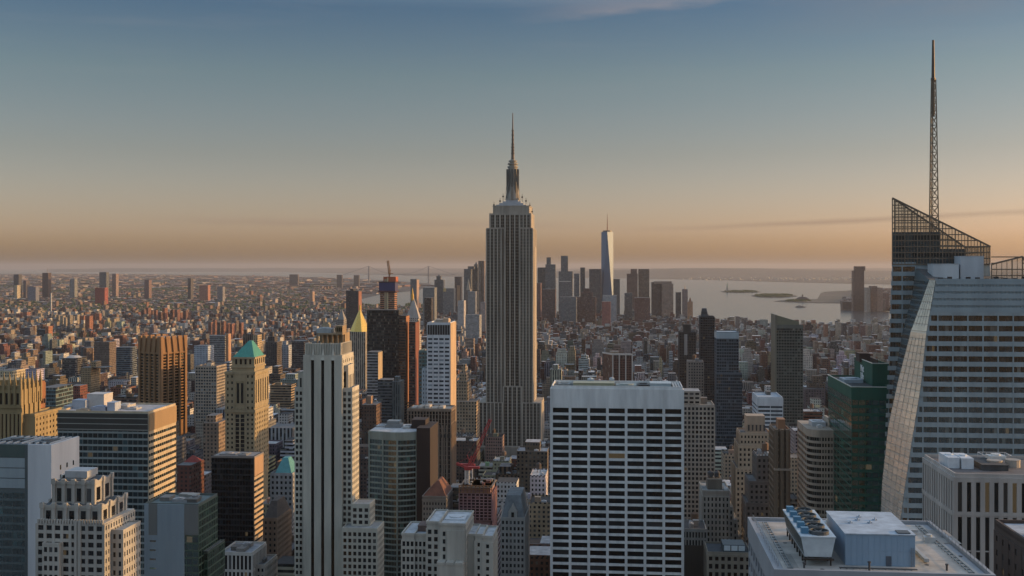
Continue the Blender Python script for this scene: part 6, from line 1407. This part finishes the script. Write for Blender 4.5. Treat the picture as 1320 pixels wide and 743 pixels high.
# suspension bridge far down the bay
br = bpy.data.objects.new('suspension_bridge', None); COL.objects.link(br); Yb = 17000
xa, xb = GX(475.5, Yb), GX(552.5, Yb); br.location = (xa, Yb, 0); tag(br, 'faint far suspension bridge on the horizon with two towers', 'bridge')
L = xb-xa; zt = GZ(343.2, 510, Yb); zd = GZ(354.2, 510, Yb)
for xx in (0, L):
    a = Acc()
    for dy in (-16, 16): a.box(xx-9, xx+9, dy-6, dy+6, -3, zt)
    a.box(xx-9.5, xx+9.5, -16, 16, zt-24, zt-4); a.box(xx-9.5, xx+9.5, -16, 16, zd-14, zd-2); link('bridge_tower', a.mesh('bridge_tower', ['metal']), (.24, .24, .26), br)
a = Acc(); a.box(-L*.45, L*1.45, -14, 14, zd-5, zd); link('deck', a.mesh('deck', ['metal']), (.22, .22, .24), br)
for dy in (-15, 15):
    a = Acc(); P = []
    for i in range(41):
        t = -.42+1.84*i/40
        zz_ = zd+4+(zt-zd-4)*((2*t-1)**2) if 0 <= t <= 1 else zt+(zd-zt)*min(1, (-t if t < 0 else t-1)/.42)
        P.append((t*L, dy, zz_))
    for p, q in zip(P, P[1:]): a.bar(p, q, 3)
    link('cable', a.mesh('cable', ['metal']), (.2, .2, .22), br)
# pale storage tanks along the far shore
rn = random.Random(8); a = Acc()
for i in range(170):
    px = rn.choice([rn.uniform(880, 1150), rn.uniform(1000, 1145)]); x_, y_ = ground(px, rn.uniform(358.5, 361.8)); rr = rn.uniform(14, 34); a.cyl(x_, y_, rr, 0, rn.uniform(12, 30), 8)
tag(link('storage_sheds', a.mesh('storage_sheds', ['panel']), (.42, .39, .35)), 'scattered pale tanks and sheds along the hazy far shore of the bay', 'sheds', kind='stuff')

# ------------------------------------------------------------ the mass of smaller buildings
rng = random.Random(77)
cand = []            # (x0,x1,y0,y1,h)
FA = np.array(FOOT)
def free(x0, x1, y0, y1):
    return not np.any((FA[:, 0] < x1) & (FA[:, 1] > x0) & (FA[:, 2] < y1) & (FA[:, 3] > y0))
# the highest a plain rooftop may stand in each part of the view (pixel row of its top), from what the photograph shows
CAP = [(-60, 452), (60, 452), (100, 470), (228, 500), (240, 478), (292, 478), (345, 478), (378, 470), (440, 470), (470, 500), (540, 500), (590, 470), (616, 562), (704, 562), (712, 470), (870, 480), (925, 520), (960, 500), (1070, 470), (1140, 470), (1400, 470)]
def cap(px):
    for (a_, b_), (c_, d_) in zip(CAP, CAP[1:]):
        if a_ <= px <= c_: return b_+(d_-b_)*(px-a_)/(c_-a_)
    return 470
def hzone(Y, px):
    if Y < 1250: return rng.choice([28, 38, 45, 55, 62, 70, 85])*rng.uniform(.8, 1.15)
    if Y < 1900: return rng.choice([20, 28, 36, 45, 52, 62, 78])*rng.uniform(.8, 1.15)
    if Y < 3000: return rng.choice([14, 18, 22, 28, 36, 45, 60])*rng.uniform(.8, 1.2)
    return rng.choice([9, 11, 13, 15, 18, 22, 34])*rng.uniform(.8, 1.3)
YB = 690
while YB < 5600:
    bd = 62; hb = bd/2-1
    xl = GX(-70, YB); xr_ = GX(1390, YB)
    xx = math.floor(xl/262)*262-(rng.uniform(0, 200) if YB > 2000 else 0)
    while xx < xr_:
        for row in (0, 1):
            x_ = xx+6
            while x_ < xx+240:
                w = rng.uniform(11, 34) if YB < 1900 else rng.choice([7, 8, 10, 13, 18, 26])*rng.uniform(.85, 1.2)
                w = min(w, xx+244-x_)
                if w > 5:
                    y0 = YB+row*(hb+1); dep_ = hb-rng.uniform(0, 7); h = hzone(YB, 0)
                    px, _, t = project(x_+w/2, y0, 0)
                    if -70 < px < 1390:
                        hm = CAMZ-(cap(px)-PY0)/FPX*t
                        if YB < 2300: h = min(h, max(12, hm*rng.uniform(.75, 1)))
                        pyb = 344+CAMZ*FPX/t
                        water = pyb < (402 if px < 760 else 404+(px-760)*.085 if px < 1000 else 424)+1
                        if not water and free(x_, x_+w, y0, y0+dep_) and not (40 < px < 140 and 434 < pyb < 441): cand.append([x_, x_+w-.6, y0, y0+dep_, h])
                x_ += w+rng.choice([0, 0, 0, 1.2, 4])
        xx += 262
    YB += 80
# what hides what: a coarse item buffer over everything solid
SC = .5; GW, GH = int(1320*SC), int(743*SC)
zbuf = np.full((GH, GW), 1e9); ibuf = np.full((GH, GW), -1, int)
def rect(b):
    x0, x1, y0, y1, z0, z1 = b
    pts = [project(x_, y_, z_) for x_ in (x0, x1) for y_ in (y0, y1) for z_ in (max(z0, 0), z1)]
    ps = [p[0] for p in pts]; ys = [p[1] for p in pts]
    return min(ps), max(ps), min(ys), max(ys), min(p[2] for p in pts)
items = [(b[:6], -1) for b in BOXES]+[((c[0], c[1], c[2], c[3], 0, c[4]), i) for i, c in enumerate(cand)]
for b, i in items:
    l, r, t, bt, dpt = rect(b)
    l, r, t, bt = int(max(0, l*SC)), int(min(GW, math.ceil(r*SC))), int(max(0, t*SC)), int(min(GH, math.ceil(bt*SC)))
    if r <= l or bt <= t: continue
    s_ = zbuf[t:bt, l:r]; m_ = s_ > dpt; s_[m_] = dpt; ibuf[t:bt, l:r][m_] = i
cnt = np.bincount(ibuf[ibuf >= 0], minlength=len(cand))
order = np.argsort(-cnt)
NIND = 230
chosen = [int(i) for i in order[:NIND] if cnt[i] > 3]; chset = set(chosen)
PAL = [('red-brick', (.17, .075, .055)), ('brown brick', (.14, .09, .065)), ('tan', (.31, .24, .17)), ('buff', (.36, .30, .22)), ('grey', (.25, .245, .235)), ('pale grey', (.38, .37, .35)), ('dark grey', (.10, .10, .105)), ('white', (.52, .50, .47)), ('dark brown', (.085, .06, .05))]
ROOFS = [('dark', .05), ('grey', .17), ('pale', .42), ('black', .035)]
def roofed(a, b, rn, ox, oy, fancy):
    x0, x1, y0, y1, h = b; x0 -= ox; x1 -= ox; y0 -= oy; y1 -= oy
    a.box(x0, x1, y0, y1, -1, h)
    feats = []
    if fancy:
        pw = .35; ph = rn.uniform(.8, 1.4)
        for q in ((x0, x1, y0, y0+pw), (x0, x1, y1-pw, y1), (x0, x0+pw, y0+pw, y1-pw), (x1-pw, x1, y0+pw, y1-pw)): a.box(*q, h+.003, h+ph)
    if rn.random() < .5 and x1-x0 > 14:
        m_ = rn.uniform(.12, .3)*(x1-x0); a.box(x0+m_, x1-rn.uniform(.1, .3)*(x1-x0), y0+rn.uniform(3, 8), y1-2, h+.004, h+rn.uniform(5, 14)); feats.append('with a set-back upper storey')
    return feats
near = [l_ for l_ in LAND if l_[2] and len(l_[2].split()) < 6]
used = {}
for i in chosen:
    b = cand[i]; rn = random.Random(1000+i); cn, c = rn.choice(PAL); rname, rb = rn.choice(ROOFS)
    c = tuple(v*rn.uniform(.85, 1.15) for v in c); ox, oy = (b[0]+b[1])/2, b[2]; a = Acc()
    feats = roofed(a, b, rn, ox, oy, True); h = b[4]
    core = rn.choice(['punch', 'punch', 'punch', 'piers', 'ribbon'])
    o = link('building', a.mesh('building', [core]), c+(rb,), None, (ox, oy, 0))
    w, d = b[1]-b[0], b[3]-b[2]; big = b[2] < 1700
    if big:
        if rn.random() < .6:
            ac = Acc(); cx = rn.uniform(-w*.25, w*.25); cy = d*rn.uniform(.5, .8)
            up = 0
            for dx in (-1.2, 1.2):
                for dy in (-1.2, 1.2): ac.box(cx+dx-.15, cx+dx+.15, cy+dy-.15, cy+dy+.15, h, h+3.2)
            ac.cyl(cx, cy, 2.1, h+3.1, h+7, 10); ac.cyl(cx, cy, 2.25, h+7, h+8.6, 10, .05); link('water_tank', ac.mesh('water_tank', ['masonry']), rn.choice([(.15, .1, .07), (.2, .14, .1), (.1, .08, .07)]), o); feats.append('with a water tank')
        if rn.random() < .75:
            ac = Acc(); bx = rn.uniform(-w*.35, 0); ac.box(bx, bx+w*.28, d*.25, d*.25+4.5, h, h+3.4); ac.box(bx-.15, bx+w*.28+.15, d*.25-.15, d*.25+4.65, h+3.4, h+3.7); link('stair_bulkhead', ac.mesh('stair_bulkhead', ['masonry']), tuple(v*rn.uniform(.7, 1.3) for v in c), o)
        if rn.random() < .6:
            ac = Acc(); bx = rn.uniform(0, w*.2); ac.box(bx, bx+min(4, w*.25), d*.1, d*.1+2.4, h, h+1.9); ac.cyl(bx+min(4, w*.25)/2, d*.1+1.2, .8, h+1.9, h+2.3, 8); link('rooftop_unit', ac.mesh('rooftop_unit', ['metal']), (.42, .44, .46), o)
    px, py, t = project(ox, oy, h)
    size = 'low' if h < 22 else 'mid-height' if h < 48 else 'taller'
    L_ = min(near, key=lambda q: abs(q[0]-px)+.6*abs(q[1]-py)); dx = L_[0]-px
    rel = ('right of' if px > L_[0]+9 else 'left of' if px < L_[0]-9 else 'below' if py > L_[1] else 'beyond')
    short = feats[-1].replace('with a ', '').replace('set-back ', '') if feats else rname+' roof'
    lab = f'{size} {cn} building, {short}, {rel} the {L_[2]}'
    used.setdefault(lab, []).append((px, py, o))
PLC = ['leftmost', 'second one', 'third one', 'fourth one', 'fifth one', 'sixth one', 'last one']
for lab, os_ in used.items():
    os_.sort(key=lambda q: q[0])
    for k, (px, py, o) in enumerate(os_):
        tag(o, lab if len(os_) == 1 else lab+', '+PLC[min(k, 6)], 'building', 'smaller buildings between the towers')
def boxes_mesh(name, bl, mats, label, cat):
    a = Acc(); rn = random.Random(5)
    for b in bl:
        roofed(a, b, rn, 0, 0, False)
        if b[2] < 4200 and name == 'rooftops' and b[1]-b[0] > 6:
            for k in range(rn.randint(1, 4) if b[2] < 2200 else rn.randint(0, 2)):
                w, d = b[1]-b[0], b[3]-b[2]; q = rn.uniform(1.5, 4); x_ = rn.uniform(b[0]+.5, max(b[0]+.6, b[1]-q-.5)); y_ = rn.uniform(b[2]+1, b[3]-q-1)
                if rn.random() < .25: a.cyl(x_+q/2, y_+q/2, 1.9, b[4]+2.4, b[4]+6.2, 8); a.cyl(x_+q/2, y_+q/2, 2, b[4]+6.2, b[4]+7.6, 8, .05); a.box(x_+q/2-1.2, x_+q/2+1.2, y_+q/2-1.2, y_+q/2+1.2, b[4], b[4]+2.4)
                else: a.box(x_, x_+q*rn.uniform(.7, 1.5), y_, y_+q, b[4]+.002, b[4]+rn.uniform(1.5, 4.5))
    return tag(link(name, a.mesh(name, mats)), label, cat, kind='stuff')
rest = [c for i, c in enumerate(cand) if i not in chset]
# low rooftops farther out, beyond the channel: laid out as rows of blocks, finer than one can count
far = []
rn = random.Random(31)
PHI = R(-24); cph, sph = math.cos(PHI), math.sin(PHI)
FAR = Acc(); GREEN = []
def rot_box(a, u0, u1, v0, v1, h):
    q = [(u*cph-v*sph, u*sph+v*cph) for u, v in ((u0, v0), (u1, v0), (u1, v1), (u0, v1))]
    a.prism(q, -.5, h)
for L, t0, t1, cu, cw in ((1, 3800, 7200, 92, 40), (2, 7200, 13000, 100, 56), (4, 13000, 38000, 150, 110)):
    du, dv = cu*L, cw*L
    for iu in range(-int(30000/du), int(30000/du)):
        for iv in range(0, int(40000/dv)):
            uc, vc = iu*du+rn.uniform(-.03, .03)*du, iv*dv
            x_, y_ = uc*cph-vc*sph, uc*sph+vc*cph
            if y_ < 3000: continue
            px, py, t = project(x_, y_, 0)
            if not (t0 <= t < t1 and -45 < px < 560): continue
            coast = 353.5+max(0, (px-150))*.018 if px < 450 else 360+(px-450)*.09 if px < 548 else 999
            if py < coast or py > 412: continue
            if 455 < px < 560 and 370 < py < 396 and (py > 379 or px > 500): continue
            if t > 13000 and rn.random() < .45: continue
            n1 = math.sin(x_*.0011+1.3)+math.sin(y_*.0009+x_*.0005)+math.sin(x_*.0031-y_*.0017)
            if n1 > 2.05: GREEN.append((x_, y_, du, t)); continue                  # parks and yards
            if not free(x_-30, x_+30, y_-20, y_+20): continue
            u = uc-du*.46; hb = rn.uniform(7, 12)*(1+.25*(L-1))
            while u < uc+du*.42:
                w = rn.choice([10, 16, 24, 40, 60])*L*rn.uniform(.8, 1.2); w = min(w, uc+du*.46-u); r_ = rn.random()
                if r_ < .88:
                    h = hb*rn.uniform(.85, 1.2); rot_box(FAR, u, u+w-.5, vc-dv*.16, vc+dv*rn.uniform(.08, .2), h)
                elif r_ < .9: rot_box(FAR, u, u+min(w, 26), vc-10*L**.5, vc+9*L**.5, rn.uniform(22, 44))
                else: GREEN.append((x_, y_, 20*L, t))
                u += w+rn.choice([0, 0, 2, 7])*L
for k in range(700):                                       # low town on the far bank, right
    px = rn.uniform(1086, 1160); py = rn.uniform(374, 401); x_, y_ = ground(px, py)
    if py > 391+(px-1086)*.16: continue
    if px < 1100 and py < 386: continue
    s_ = rn.uniform(14, 40); far.append([x_-s_/2, x_+s_/2, y_, y_+s_, rn.uniform(8, 26)])
boxes_mesh('rooftops', rest, ['mixed'], 'dense mass of smaller rooftops filling the streets between the towers', 'rooftops')
for b in far: FAR.box(b[0], b[1], b[2], b[3], -1, b[4])
tag(link('far_rooftops', FAR.mesh('far_rooftops', ['far'])), 'hazy sea of tiny rooftops stretching to the horizon', 'rooftops', kind='stuff')
#, 'hazy sea of tiny rooftops stretching to the horizon', 'rooftops')
# trees: a park and dark tufts among the roofs
a = Acc(); rn = random.Random(9)
def crown(x_, y_, rr, h):
    for q in range(3):
        ax, ay = x_+rn.uniform(-.5, .5)*rr, y_+rn.uniform(-.5, .5)*rr; a.cyl(ax, ay, rr*.55, h*.25, h*.6, 6, rr*.8, a0=rn.random()*3); a.cyl(ax, ay, rr*.8, h*.6, h*rn.uniform(.85, 1.1), 6, rr*.25, a0=rn.random()*3)
for k in range(420):
    x_, y_ = ground(rn.uniform(64, 132), rn.uniform(434.5, 441.5)); crown(x_, y_, rn.uniform(5, 9), rn.uniform(10, 17))
tag(link('park_trees', a.mesh('park_trees', ['trees'])), 'strip of dark green park trees among low roofs on the left', 'trees', kind='stuff')
a = Acc()
for k in range(3000):
    px = rn.uniform(-30, 560); py = 356+50*rn.random(); t = CAMZ*FPX/(py-PY0)
    if px > 440 and 360 < py < 394: continue
    if py < 361+max(0, px-330)*.03: continue
    x_, y_ = ground(px, py); crown(x_, y_, rn.uniform(7, 15)*max(1, t/8000), rn.uniform(12, 20))
for x_, y_, w_, t in GREEN:
    for k in range(5 if w_ > 60 else 1): crown(x_+rn.uniform(-.5, .5)*w_, y_+rn.uniform(-.4, .4)*w_, rn.uniform(6, 11)*max(1, t/7000), rn.uniform(10, 17))
tag(link('street_trees', a.mesh('street_trees', ['trees'])), 'dark tufts of trees scattered through the far rooftops', 'trees', kind='stuff')

# ------------------------------------------------------------ the evening haze
bpy.context.view_layer.update()
ztop_all = max((o.matrix_world @ Vector(c)).z for o in COL.objects if o.type == 'MESH' for c in o.bound_box)
a = Acc(); a.box(-100000, 100000, -1400, 150000, -3, ztop_all+8)
mh = bpy.data.materials.new('haze'); mh.use_nodes = True; nt = mh.node_tree; nt.nodes.clear()
pv = N(nt, 'ShaderNodeVolumePrincipled'); pv.inputs['Color'].default_value = (.63, .60, .60, 1); pv.inputs['Density'].default_value = HAZE; pv.inputs['Anisotropy'].default_value = .2
ho = N(nt, 'ShaderNodeOutputMaterial'); nt.links.new(pv.outputs[0], ho.inputs['Volume'])
hz = link('haze', a.mesh('haze', [mh])); tag(hz, 'thin evening haze over the whole city', 'haze', kind='stuff')
S['_n'] = len(chosen)
print('ztop', ztop_all, 'cand', len(cand), 'chosen', len(chosen), 'far', len(far), 'objects', len(COL.objects))
